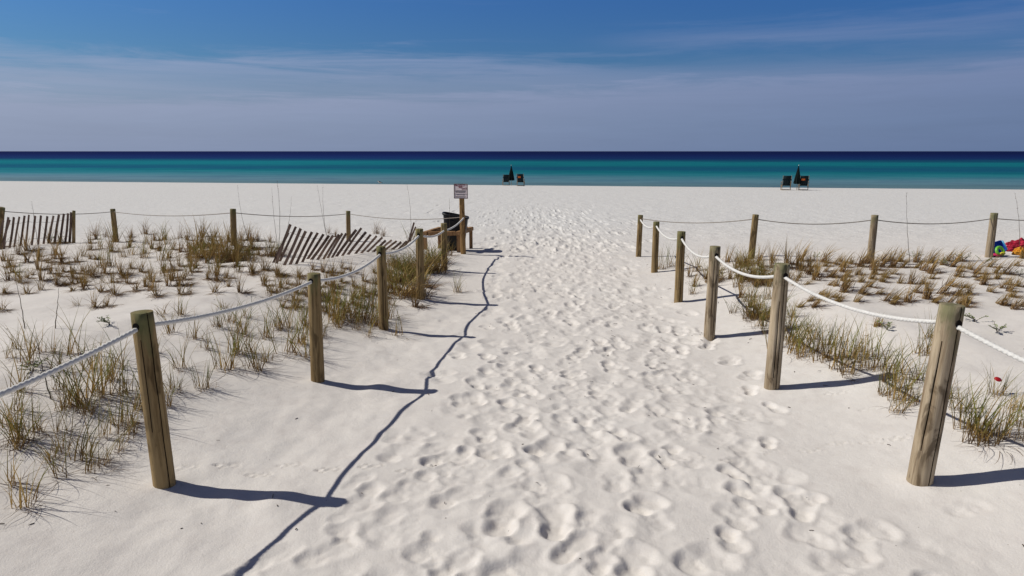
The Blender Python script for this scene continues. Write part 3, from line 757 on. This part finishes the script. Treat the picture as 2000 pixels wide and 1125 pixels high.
# ------------------------------------------------------------------ beach toys
def lump(name, c, size, m, seed, amp=.35, parent=None):
    bm = bmesh.new(); bmesh.ops.create_icosphere(bm, subdivisions=5, radius=1)
    for v_ in bm.verts:
        p = v_.co.copy()
        k = 1 + amp * float(fbm(p.x * 1.6 + seed, p.y * 1.6 + p.z * 1.7, 4)) + amp * .5 * float(perlin(p.x * 5 + seed, p.z * 5 + p.y * 2))
        v_.co = Vector((p.x * size[0], p.y * size[1], max(p.z, -.35) * size[2])) * k
    o = bm_obj(name, bm, m, parent, True); o.location = c; return o
G = 'beach toys and things beside the tilted grey post'
g = ground(1961, 497); D = g.y
px2m = (D * .98 + .3) / FPX
tr = empty('toy_tray', g + Vector((.0, .10, .02))); tag(tr, 'blue plastic toy tray leaning up behind the green ring', 'toy tray', G)
tr.rotation_euler = (R(62), R(-14), R(12))
def rrect(a, b, r, n=6):
    P = []
    for cx, cy, s in ((a - r, b - r, 0), (-a + r, b - r, 1), (-a + r, -b + r, 2), (a - r, -b + r, 3)):
        for k in range(n + 1):
            t = (s + k / n) * math.pi / 2; P.append((cx + r * math.cos(t), cy + r * math.sin(t)))
    return P
tw, th = 15.5 * px2m, 12 * px2m
prof = [(1.0, .06), (1.0, .0), (.9, .0), (.86, .055), (.0, .055)]
V = []; F = []; m_ = 28
for s, z in [(1.0, -.06), (1.02, .012), (.93, .012), (.88, -.05), (.02, -.05)]:
    for x, y in rrect(tw * max(s, .02), th * max(s, .02), .05 * max(s, .02)): V.append((x, y + th * .9, z))
for j in range(4):
    for k in range(m_): k2 = (k + 1) % m_; F.append((j * m_ + k, j * m_ + k2, (j + 1) * m_ + k2, (j + 1) * m_ + k))
F.append(tuple(4 * m_ + k for k in range(m_))); F.append(tuple(range(m_))[::-1])
to = from_py('tray_body', V, F, M_BLUE, tr, False)
V, F = tube_geo([(x * tw * 1.0, y, .016) for x, y in [(1.0, th * .1), (1.0, th * 1.0), (.96, th * 1.75)]], .012, 8); from_py('rim_strip', V, F, M_CYAN, tr)
g2 = ground(1952, 499)
rgm = empty('ring_toy', g2 + Vector((0, 0, .075)), .2); tag(rgm, 'green ring toy with a yellow bump in front of the blue tray', 'toy', G)
V = []; F = []
for i in range(32):
    a = 2 * math.pi * i / 32
    for k in range(12):
        b = 2 * math.pi * k / 12; rr = .068 + .026 * math.cos(b); V.append((rr * math.cos(a), .026 * math.sin(b), rr * math.sin(a)))
for i in range(32):
    for k in range(12): i2, k2 = (i + 1) % 32, (k + 1) % 12; F.append((i * 12 + k, i * 12 + k2, i2 * 12 + k2, i2 * 12 + k))
ro = from_py('ring', V, F, M_GREEN, rgm); rgm.rotation_euler = (R(-25), 0, .2)
V, F = ring_loft([((0, -.035, -.075), .036, .012, 0), ((0, -.04, -.065), .05, .022, 0), ((0, -.04, -.04), .046, .02, 0), ((0, -.035, -.028), .02, .01, 0)], 20, True, True, 2.2); from_py('yellow_bump', V, F, M_YEL, rgm)
g3 = ground(1941, 499.5)
V, F = ring_loft([((0, 0, .0), .11, .09, .01), ((0, 0, .02), .135, .11, .012), ((0, 0, .024), .125, .10, .012), ((0, 0, .01), .1, .08, .01)], 28, True, True, 2.0)
o = from_py('toy_dish', V, F, M_PINK); o.location = g3; tag(o, 'flat pink toy dish on the sand at the foot of the tilted post', 'toy dish', G)
g4 = ground(1989, 494)
o = lump('towel_pile', g4 + Vector((.22, .25, .04)), (.24, .18, .16), M_TOWEL, 3.3, .55); tag(o, 'crumpled red and crimson towels heaped behind the orange bag', 'towels', G)
o = lump('toy_bag', ground(1990, 499) + Vector((0, 0, .04)), (.095, .08, .10), M_BAG, 8.1, .4); tag(o, 'yellow orange net bag in front of the red towels', 'bag', G)

# ------------------------------------------------------------------ grass
def blade_set(rg, n, spread, L, tilt, curl, width, lean=(0, 0), segs=6, wig=.15, shift=(0, 0)):
    V = []; F = []; tone = []
    for b in range(n):
        r = spread * math.sqrt(rg.random()); a = rg.uniform(0, 2 * math.pi)
        p = Vector((r * math.cos(a) + shift[0], r * math.sin(a) + shift[1], -.03))
        az = rg.uniform(0, 2 * math.pi); th = R(rg.uniform(*tilt)); c = R(rg.uniform(*curl)); ln = rg.uniform(*L)
        hx = math.sin(th) * math.cos(az) + lean[0]; hy = math.sin(th) * math.sin(az) + lean[1]
        az = math.atan2(hy, hx); th = math.atan2(math.hypot(hx, hy), math.cos(th))
        side0 = Vector((-math.sin(az), math.cos(az), 0)); tw = rg.uniform(-1.2, 1.2); w = width * rg.uniform(.7, 1.25)
        i0 = len(V); tn = rg.random()
        azd = rg.uniform(-wig, wig) * 4
        for s in range(segs + 1):
            t = s / segs
            ang = th + c * t ** 1.5; azs = az + azd * t * t
            d = Vector((math.sin(ang) * math.cos(azs), math.sin(ang) * math.sin(azs), math.cos(ang)))
            if s: p = p + d * (ln / segs)
            sd_ = (side0 * math.cos(tw) + d.cross(side0) * math.sin(tw)) * (w * .5 * max(.08, (1 - t ** 1.7)))
            q_ = p.copy()
            if q_.z < .006 and s > 1: q_.z = .006 + .004 * rg.random()
            V += [q_ - sd_, q_ + sd_]; tone += [tn, tn]
        for s in range(segs): k = i0 + 2 * s; F.append((k, k + 1, k + 3, k + 2))
    return V, F, tone
def blades_obj(name, geo, m, parent=None):
    V, F, tone = geo
    o = from_py(name, V, F, m, parent)
    at = o.data.attributes.new('tone', 'FLOAT', 'POINT'); at.data.foreach_set('value', tone)
    return o
rg = random.Random(21)
PROTO = {}
def proto(kind, live, dry):
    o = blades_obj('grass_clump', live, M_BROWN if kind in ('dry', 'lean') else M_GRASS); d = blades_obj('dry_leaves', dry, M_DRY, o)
    o.hide_render = False
    PROTO.setdefault(kind, []).append(o); return o
for i in range(9):
    proto('green', blade_set(rg, rg.randint(18, 32), .10, (.18, .64), (2, 26), (4, 55), .0092, (.09, 0)), blade_set(rg, 19, .12, (.25, .6), (30, 85), (50, 190), .0044, (.35, -.18), 10, .5, (.05, -.03)))
for i in range(8):
    proto('dry', blade_set(rg, rg.randint(20, 30), .05, (.22, .66), (2, 22), (5, 45), .0125, (.08, 0)), blade_set(rg, 70, .10, (.16, .48), (35, 85), (30, 150), .0085, (.55, -.05), 8, .5, (.09, -.03)))
for i in range(8):
    proto('lean', blade_set(rg, rg.randint(24, 34), .06, (.24, .56), (2, 16), (10, 50), .0115, (.42, .1)), blade_set(rg, 60, .1, (.14, .45), (15, 75), (25, 120), .0082, (.5, .0), 8, .5, (.06, -.02)))
for i in range(4):
    proto('bush', blade_set(rg, 120, .18, (.16, .55), (4, 40), (10, 65), .0088, (.08, 0)), blade_set(rg, 150, .20, (.16, .48), (10, 75), (25, 140), .0070, (.15, -.02), 8, .5, (.03, 0)))
for i in range(5):
    proto('fine', blade_set(rg, 17, .09, (.24, .6), (2, 20), (4, 50), .0088, (.1, 0)), blade_set(rg, 20, .12, (.25, .65), (35, 85), (60, 210), .0038, (.4, -.25), 10, .6, (.05, -.03)))

LM = [(POSTS[k][1], p) for k, p in [('L1', 'nearest left post'), ('L2', 'second left path post'), ('L3', 'third left path post'), ('L4', 'fourth left path post'), ('L5', 'post before the bin stand'),
      ('R1', 'nearest right post'), ('R2', 'second right path post'), ('R3', 'third right path post'), ('R4', 'fourth right path post'), ('R5', 'fifth right path post'),
      ('BL1', 'tilted post by the standing fence'), ('BL2', 'back row post in thick grass'), ('BL3', 'post behind the collapsed fence'), ('BR1', 'mossy right back row post'), ('BR2', 'grey right back row post'), ('BR3', 'tilted post by the toys')]]
LM += [(ground(*Z2(260, 518)), 'standing slat fence'), (ground(*Z3(700, 620)), 'collapsed slat fence')]
LOOK = {'green': 'upright green tuft', 'dry': 'flattened brown tuft', 'lean': 'leaning brown tuft', 'bush': 'dense grass clump', 'fine': 'wispy sparse tuft'}
ORD = ['closest', 'second closest', 'third closest', 'fourth closest', 'fifth closest', 'sixth closest', 'seventh closest', 'eighth closest', 'ninth closest', 'tenth closest'] + ['%s closest' % s for s in ('eleventh', 'twelfth', 'thirteenth', 'fourteenth', 'fifteenth', 'sixteenth')]
CL = []
def add(kind, lst):
    for px, py, h in lst: CL.append((kind, px, py, h))
D2 = [(0, 0, 0)]
add('green', [(184, 460, 28), (207, 464, 24), (192, 487, 38), (163, 501, 28), (283, 457, 26), (319, 468, 34), (349, 465, 28), (240, 503, 24), (37, 548, 36), (315, 615, 18), (352, 615, 42), (437, 601, 16), (365, 572, 24), (195, 553, 24)])
add('dry', [(176, 476, 22), (301, 470, 22), (296, 486, 28), (395, 463, 26), (421, 463, 16), (283, 495, 20), (256, 463, 16), (331, 504, 26), (368, 503, 30), (235, 537, 36), (181, 540, 30), (149, 511, 22), (77, 500, 16), (107, 497, 22),
    (24, 532, 28), (51, 543, 16), (96, 535, 32), (115, 540, 22), (80, 567, 26), (139, 553, 24), (141, 568, 16), (196, 569, 14), (168, 537, 24), (248, 553, 22), (264, 567, 18), (295, 550, 26), (304, 577, 28), (320, 532, 26), (360, 545, 20),
    (381, 524, 26), (405, 545, 24), (419, 572, 24), (440, 543, 24), (467, 572, 34), (491, 487, 32), (493, 535, 26), (182, 600, 30), (205, 598, 24), (5, 606, 22), (8, 572, 14), (485, 468, 26), (503, 471, 20), (490, 484, 22), (527, 473, 16),
    (458, 511, 36), (490, 532, 26), (514, 527, 26), (514, 550, 18), (541, 537, 30), (525, 569, 20), (583, 543, 20), (610, 527, 18), (647, 537, 18), (666, 551, 20), (685, 532, 20), (709, 548, 22), (730, 532, 18), (642, 457, 16), (655, 462, 16),
    (350, 520, 24), (335, 548, 22), (425, 520, 30), (445, 560, 22), (620, 560, 18), (560, 555, 18), (690, 560, 20), (745, 560, 26), (600, 580, 18), (640, 585, 20), (550, 600, 18), (395, 478, 26), (470, 470, 28), (365, 470, 22), (432, 475, 26)])
add('bush', [(400, 503, 40), (464, 508, 44), (797, 577, 78), (778, 550, 50), (838, 530, 66), (850, 511, 44), (815, 530, 50), (786, 527, 40), (535, 500, 34), (770, 520, 34), (800, 545, 60)])
add('green', [(735, 457, 26), (748, 462, 20), (802, 470, 34), (783, 486, 14), (877, 499, 28), (717, 630, 70), (736, 628, 50), (642, 614, 60), (658, 624, 66), (677, 619, 64), (692, 630, 46), (765, 595, 26), (767, 564, 30), (820, 500, 22), (760, 500, 22), (893, 571, 30)])
add('fine', [(35, 680, 50), (70, 690, 60), (100, 690, 50), (18, 700, 44), (120, 800, 60), (45, 860, 80), (15, 950, 80), (45, 985, 90), (118, 880, 60), (375, 662, 60), (330, 650, 50), (400, 682, 50), (149, 597, 20), (520, 705, 54), (205, 906, 50), (300, 690, 44), (95, 900, 50), (230, 880, 40)])
add('green', [(135, 800, 76), (152, 790, 86), (190, 772, 86), (215, 742, 60), (240, 768, 60), (30, 872, 70), (158, 896, 84), (250, 852, 62), (232, 830, 66), (342, 762, 56), (325, 790, 50), (395, 760, 60), (440, 722, 70), (460, 690, 60), (470, 650, 60), (497, 722, 60), (540, 642, 50), (560, 692, 68), (585, 672, 60), (425, 640, 40),
    (170, 810, 60), (270, 800, 60), (480, 690, 50), (555, 640, 50), (600, 640, 50), (10, 830, 60), (350, 720, 50)])
add('lean', [(1610, 520, 20), (1625, 541, 36), (1630, 517, 24), (1660, 516, 20), (1675, 521, 40), (1700, 520, 34), (1720, 521, 36), (1740, 522, 38), (1762, 522, 24), (1787, 524, 26), (1815, 534, 40), (1672, 537, 24), (1720, 551, 22), (1645, 571, 46), (1680, 573, 34), (1695, 561, 30), (1670, 590, 24), (1728, 588, 36),
    (1770, 591, 40), (1787, 571, 34), (1835, 573, 50), (1822, 590, 26), (1850, 558, 30), (1900, 541, 26), (1920, 546, 26), (1945, 546, 24), (1967, 556, 20), (1890, 576, 24), (1885, 591, 20), (1957, 596, 36), (1994, 598, 24), (1580, 588, 18), (1620, 557, 20), (1627, 581, 14), (1572, 556, 14), (1712, 638, 28), (1995, 505, 26), (1983, 520, 22), (1755, 555, 24), (1800, 555, 22), (1870, 530, 20), (1600, 575, 16), (1560, 600, 18), (1985, 560, 22), (1930, 570, 20), (1700, 545, 20), (1650, 540, 18)])
add('dry', [(1507, 523, 38), (1537, 523, 44), (1557, 520, 32), (1484, 527, 28), (1460, 526, 24), (1436, 532, 34), (1420, 512, 36), (1345, 540, 28), (1355, 560, 30), (1378, 545, 24), (1405, 535, 24), (1445, 552, 24), (1475, 560, 30), (1500, 560, 26), (1446, 582, 34), (1520, 540, 26), (1390, 520, 20), (1540, 545, 18), (1640, 512, 20), (1395, 560, 26), (1425, 545, 22)])
add('green', [(1292, 526, 44), (1310, 522, 34), (1325, 530, 34), (1360, 530, 40), (1352, 575, 30), (1430, 612, 36), (1460, 624, 46), (1480, 640, 50), (1480, 604, 40), (1497, 650, 50), (1530, 662, 50), (1562, 682, 60), (1592, 690, 60), (1622, 700, 60), (1640, 722, 74), (1690, 722, 56), (1715, 722, 64), (1735, 745, 62), (1760, 764, 70), (1750, 805, 44),
    (1870, 802, 60), (1856, 782, 50), (1905, 862, 92), (1932, 862, 96), (1912, 850, 70), (1985, 832, 66), (1998, 860, 60), (1800, 692, 60), (1810, 662, 44), (1945, 772, 46), (1540, 640, 40), (1575, 650, 34), (1668, 712, 50), (1780, 790, 50), (1500, 625, 40), (1450, 590, 30), (1980, 800, 46), (1725, 770, 40), (1840, 760, 44)])
add('green', [(1440, 560, 36), (1470, 580, 40), (1500, 585, 40), (1515, 610, 44), (1545, 672, 60), (1605, 705, 70), (1655, 700, 60), (1700, 700, 60), (1675, 690, 50), (1745, 730, 70), (1820, 770, 60), (1885, 840, 80), (1960, 850, 60), (1545, 620, 30),
    (290, 770, 60), (115, 760, 60), (175, 720, 50), (65, 850, 60), (520, 660, 56), (450, 630, 44), (605, 700, 50), (700, 600, 44), (725, 600, 50), (660, 640, 40)])
add('dry', [(1470, 540, 30), (1400, 530, 30), (1490, 540, 28), (1465, 600, 36), (1510, 640, 40), (1520, 570, 26), (1580, 520, 26), (1440, 515, 26), (750, 580, 30), (620, 575, 26), (730, 575, 26), (690, 580, 22), (810, 600, 40), (825, 560, 40)])
add('bush', [(1455, 520, 40), (1395, 550, 36), (1480, 620, 56), ])
add('green', [(1655, 735, 70), (1752, 782, 70), (1790, 745, 60), (1550, 690, 56), (1568, 700, 60), (655, 630, 60), (725, 640, 60), (700, 615, 50), (1585, 665, 50), (1610, 675, 56), (1510, 680, 50)])
rq = random.Random(12)
add('dry', [(rq.uniform(130, 530), rq.uniform(466, 560), rq.uniform(14, 30)) for _ in range(22)] + [(rq.uniform(540, 740), rq.uniform(520, 590), rq.uniform(12, 24)) for _ in range(14)] + [(rq.uniform(0, 130), rq.uniform(500, 560), rq.uniform(12, 24)) for _ in range(6)])
add('lean', [(rq.uniform(1580, 1990), rq.uniform(515, 600), rq.uniform(12, 26)) for _ in range(16)])
rq = random.Random(31)
def scatter(kind, n, x0, x1, y0, y1, h0, h1):
    k = 0
    while k < n:
        x, y = rq.uniform(x0, x1), rq.uniform(y0, y1)
        if all((x - c_[1]) ** 2 + (2.2 * (y - c_[2])) ** 2 > 15 ** 2 for c_ in CL): CL.append((kind, x, y, rq.uniform(h0, h1))); k += 1
scatter('dry', 44, 0, 540, 470, 575, 24, 38)
scatter('green', 20, 150, 540, 462, 545, 24, 42)
scatter('dry', 8, 370, 490, 478, 515, 34, 48)
scatter('dry', 16, 560, 760, 528, 600, 20, 34)
scatter('fine', 16, 480, 780, 560, 660, 36, 56)
scatter('lean', 26, 1560, 2000, 520, 605, 26, 40)
scatter('dry', 12, 1420, 1600, 505, 560, 24, 38)
scatter('lean', 14, 1550, 1900, 508, 530, 26, 40)
scatter('bush', 3, 1440, 1540, 515, 560, 36, 46)
scatter('fine', 12, 0, 260, 680, 960, 60, 90)
CL.sort(key=lambda c_: -c_[3])
fin = []
for i, (kind, px, py, hp_) in enumerate(CL):
    g = ground(px, py); hm = hp_ * (g.y * .98 + (CAM.z - g.z) * .196) / FPX
    fin.append([kind, g, hm])
buckets = {}
for i, (kind, g, hm) in enumerate(fin[:300]):
    best = min(LM, key=lambda l: (l[0].xy - g.xy).length); d = g - best[0]
    rel = ('left of' if d.x < 0 else 'right of') if abs(d.x) > abs(d.y) else ('in front of' if d.y < 0 else 'behind')
    buckets.setdefault((kind, rel, best[1]), []).append(((d.xy).length, i))
LAB = {}
for (kind, rel, nm), l in buckets.items():
    l.sort()
    for r_, (dd, i) in enumerate(l): LAB[i] = ('%s %s the %s' % (LOOK[kind], rel, nm)) if len(l) == 1 else '%s %s %s the %s' % (ORD[min(r_, 15)], LOOK[kind], rel, nm)
rg = random.Random(3); usedp = set(); rest = []
for i, (kind, g, hm) in enumerate(fin):
    src = PROTO[kind][rg.randrange(len(PROTO[kind]))]
    k = hm / .40 * rg.uniform(.95, 1.2); kw = max(k * .95, .55)
    rz = rg.uniform(-.7, .5) if kind in ('lean', 'dry') else rg.uniform(-.8, .8)
    if i >= 300:
        rest.append((src, Matrix.Translation(g) @ Matrix.Rotation(rz, 4, 'Z') @ Matrix.Diagonal((kw, kw, k, 1)))); continue
    if src.name in usedp:
        o = src.copy(); COL.objects.link(o)
        for c_ in src.children:
            cc = c_.copy(); COL.objects.link(cc); cc.parent = o
    else: o = src
    usedp.add(src.name)
    o.location = g; o.scale = (kw, kw, k); o.rotation_euler = (0, 0, rz)
    tag(o, LAB[i], 'grass clump', 'tufts of dune grass on the sand')
# the smallest tufts beyond three hundred are one mass
RV, RF, RT, RM = [], [], [], []
for src, Mx in rest:
    for o, mi in [(src, 0)] + [(c_, 1) for c_ in src.children]:
        n0 = len(RV); RV += [Mx @ v_.co for v_ in o.data.vertices]; RF += [tuple(q + n0 for q in p.vertices) for p in o.data.polygons]
        RT += [d_.value for d_ in o.data.attributes['tone'].data]; RM += [mi] * len(o.data.polygons)
if rest:
    o = from_py('small_dune_grass', RV, RF, [M_BROWN, M_DRY], None, True, RM)
    at = o.data.attributes.new('tone', 'FLOAT', 'POINT'); at.data.foreach_set('value', RT)
    tag(o, 'smallest scattered tufts of brown grass over both dunes', 'grass', None, 'stuff')
for l in PROTO.values():
    for o in l:
        if o.name not in usedp:
            for c_ in list(o.children): bpy.data.objects.remove(c_)
            bpy.data.objects.remove(o)

# ------------------------------------------------------------------ tall dry stalks
SD = [((48, 642), (28, 540), 'dry stalk leaning left at the far left above the rope'), ((107, 642), (115, 562), 'upright dry stalk left of the nearest left post'), ((75, 485), (62, 393), 'faint dry stalk behind the standing slat fence'),
      ((485, 470), (464, 362), 'tall bare stalk leaning left just right of the back row grass post'), ((543, 500), (541, 352), 'tallest straight stalk at the left end of the collapsed fence'), ((541, 470), (531, 366), 'thin stalk with feathery top left of the tallest stalk'),
      ((560, 452), (569, 384), 'short stalk leaning right over the collapsed fence'), ((638, 462), (620, 362), 'dark stalk leaning left behind the collapsed fence'), ((638, 460), (631, 360), 'upright dark stalk behind the middle of the collapsed fence'),
      ((802, 470), (795, 360), 'tall stalk between the collapsed fence and the bin stand'), ((876, 500), (878, 388), 'dark stalk standing in front of the black bin'), ((1777, 510), (1771, 376), 'tall thin stalk in the middle of the right dune'),
      ((1991, 492), (1982, 376), 'tall thin stalk rising from the red towels at the right edge'), ((893, 573), (885, 540), 'short bare twig on the sand in front of the fifth left post'), ((1377, 530), (1390, 560 - 40), 'tiny bare twig beside the fourth right post'), ((100, 780), (70, 655), 'long thin blade left of the nearest left post')]
for i, (b, t, lab) in enumerate(SD):
    B = ground(*b); T = on_plane(*t, B.y); L = T - B
    P = []
    bow = Vector((random.uniform(-.03, .03), random.uniform(-.03, .03), 0)) * L.length
    for k in range(13):
        t_ = k / 12; P.append(L * t_ + bow * 4 * t_ * (1 - t_) + Vector((.004 * math.sin(k * 2.1), 0, 0)) - (Vector((0, 0, .04)) if k == 0 else Vector()))
    V, F = tube_geo(P, lambda i_, t_: .0052 * (1 - .72 * t_), 6)
    o = from_py('dry_stalk', V, F, M_STALK); o.location = B; tag(o, lab, 'dry stalk', 'tall dry sea oat stalks')
    if L.length > .6:
        rg2 = random.Random(i); V = []; F = []
        for k in range(7):
            p = P[12] - (P[12] - P[9]) * rg2.random() * 1.2; d = Vector((rg2.uniform(-.5, .5), rg2.uniform(-.5, .5), rg2.uniform(.2, 1))).normalized() * rg2.uniform(.015, .035)
            s_ = d.cross(Vector((0, 1, .2))).normalized() * .0025; n0 = len(V); V += [p, p + d * .5 + s_, p + d, p + d * .5 - s_]; F.append((n0, n0 + 1, n0 + 2, n0 + 3))
        from_py('seed_head', V, F, M_STALK, o)

# ------------------------------------------------------------------ low leafy vines
VP = [(1590, 507, 'low leafy vine right of the mossy back row post'), (1785, 507, 'low leafy vine around the tall stalk on the right dune'), (1882, 510, 'low leafy sprig left of the tilted post'), (1922, 515, 'low leafy sprig right in front of the tilted post'), (1850, 520, 'sparse leafy sprig on the crest of the right dune'),
      (1990, 540, 'low leafy plant below the towels at the right edge'), (1905, 628, 'leafy vine on bare sand right of the nearest right post'), (1948, 648, 'leafy sprig farther right of the nearest right post'), (215, 634, 'small leafy vine left of the nearest left post top'), (62, 726, 'tiny leafy sprig at the left edge under the rope'), (1733, 645, 'small green sprig under the right rope'), (100, 470, 'low green vine behind the standing fence')]
for i, (px, py, lab) in enumerate(VP):
    g = ground(px, py); rg2 = random.Random(i + 90); e = empty('leafy_vine', g); tag(e, lab, 'plant', 'low leafy vines on the dune')
    SV = []; SF = []; LV = []; LF = []
    for b in range(7):
        az = rg2.uniform(0, 6.28); ln = rg2.uniform(.12, .3) * (.5 if g.y < 9 else .62); P = []
        for k in range(7):
            t_ = k / 6; P.append(Vector((math.cos(az) * ln * t_, math.sin(az) * ln * t_ * 1.0, .015 + (.05 if g.y < 9 else .09) * t_ * rg2.uniform(.7, 1.2) - (.03 if k == 0 else 0))))
        v_, f_ = tube_geo(P, .0022, 5); n0 = len(SV); SV += v_; SF += [tuple(q + n0 for q in ff) for ff in f_]
        for k in range(2, 7):
            for s in (-1, 1):
                d = Vector((math.cos(az + s * 1.1), math.sin(az + s * 1.1), rg2.uniform(.2, .9))).normalized(); L = rg2.uniform(.015, .028); sdv = d.cross(Vector((0, 0, 1))).normalized() * L * .32
                n0 = len(LV); p = P[k]; LV += [p, p + d * L * .3 + sdv * .8, p + d * L * .65 + sdv, p + d * L, p + d * L * .65 - sdv, p + d * L * .3 - sdv * .8]; LF.append(tuple(range(n0, n0 + 6)))
    from_py('stems', SV, SF, M_STALK, e); from_py('leaves', LV, LF, M_LEAF, e)

# ------------------------------------------------------------------ the small red thing on a tuft, and scraps on the sand
g = ground(1948, 772)
p = on_plane(1949, 741, g.y)
V, F = ring_loft([((0, 0, -.005), .016, .014, 0), ((0, 0, .0), .027, .023, .003), ((0, 0, .004), .026, .022, .003), ((0, 0, .009), .01, .01, 0)], 22, True, True, 2.0)
o = from_py('red_lid', V, F, M_LID); o.location = p; o.rotation_euler = (R(35), R(12), 0); tag(o, 'small bright red lid caught on a grass tuft', 'lid')
rg = random.Random(77); V = []; F = []
M_BIT = plain('plant_scrap', (.06, .04, .028), .9)
def surf(x, y):
    i = min(max(np.searchsorted(XS, x), 1), nx - 1); j = min(max(np.searchsorted(YS, y), 1), ny - 1); return float(H[j, i])
for k in range(230):
    y = rg.uniform(2.6, 13); x = rg.uniform(-3.6, 3.9) if rg.random() < .8 else rg.uniform(-7, 8)
    a = rg.uniform(0, 6.28); L = rg.uniform(.006, .03) if rg.random() < .85 else rg.uniform(.03, .08); r_ = rg.uniform(.0012, .0032)
    d = Vector((math.cos(a), math.sin(a), rg.uniform(-.1, .25))) * L; z = surf(x, y) + .003
    v_, f_ = tube_geo([Vector((x, y, z)), Vector((x, y, z)) + d * .5 + Vector((0, 0, .002)), Vector((x, y, z)) + d], r_, 5)
    n0 = len(V); V += v_; F += [tuple(q + n0 for q in ff) for ff in f_]
o = from_py('plant_debris', V, F, M_BIT); tag(o, 'tiny scraps of dry plant scattered over the sand', 'debris', None, 'stuff')
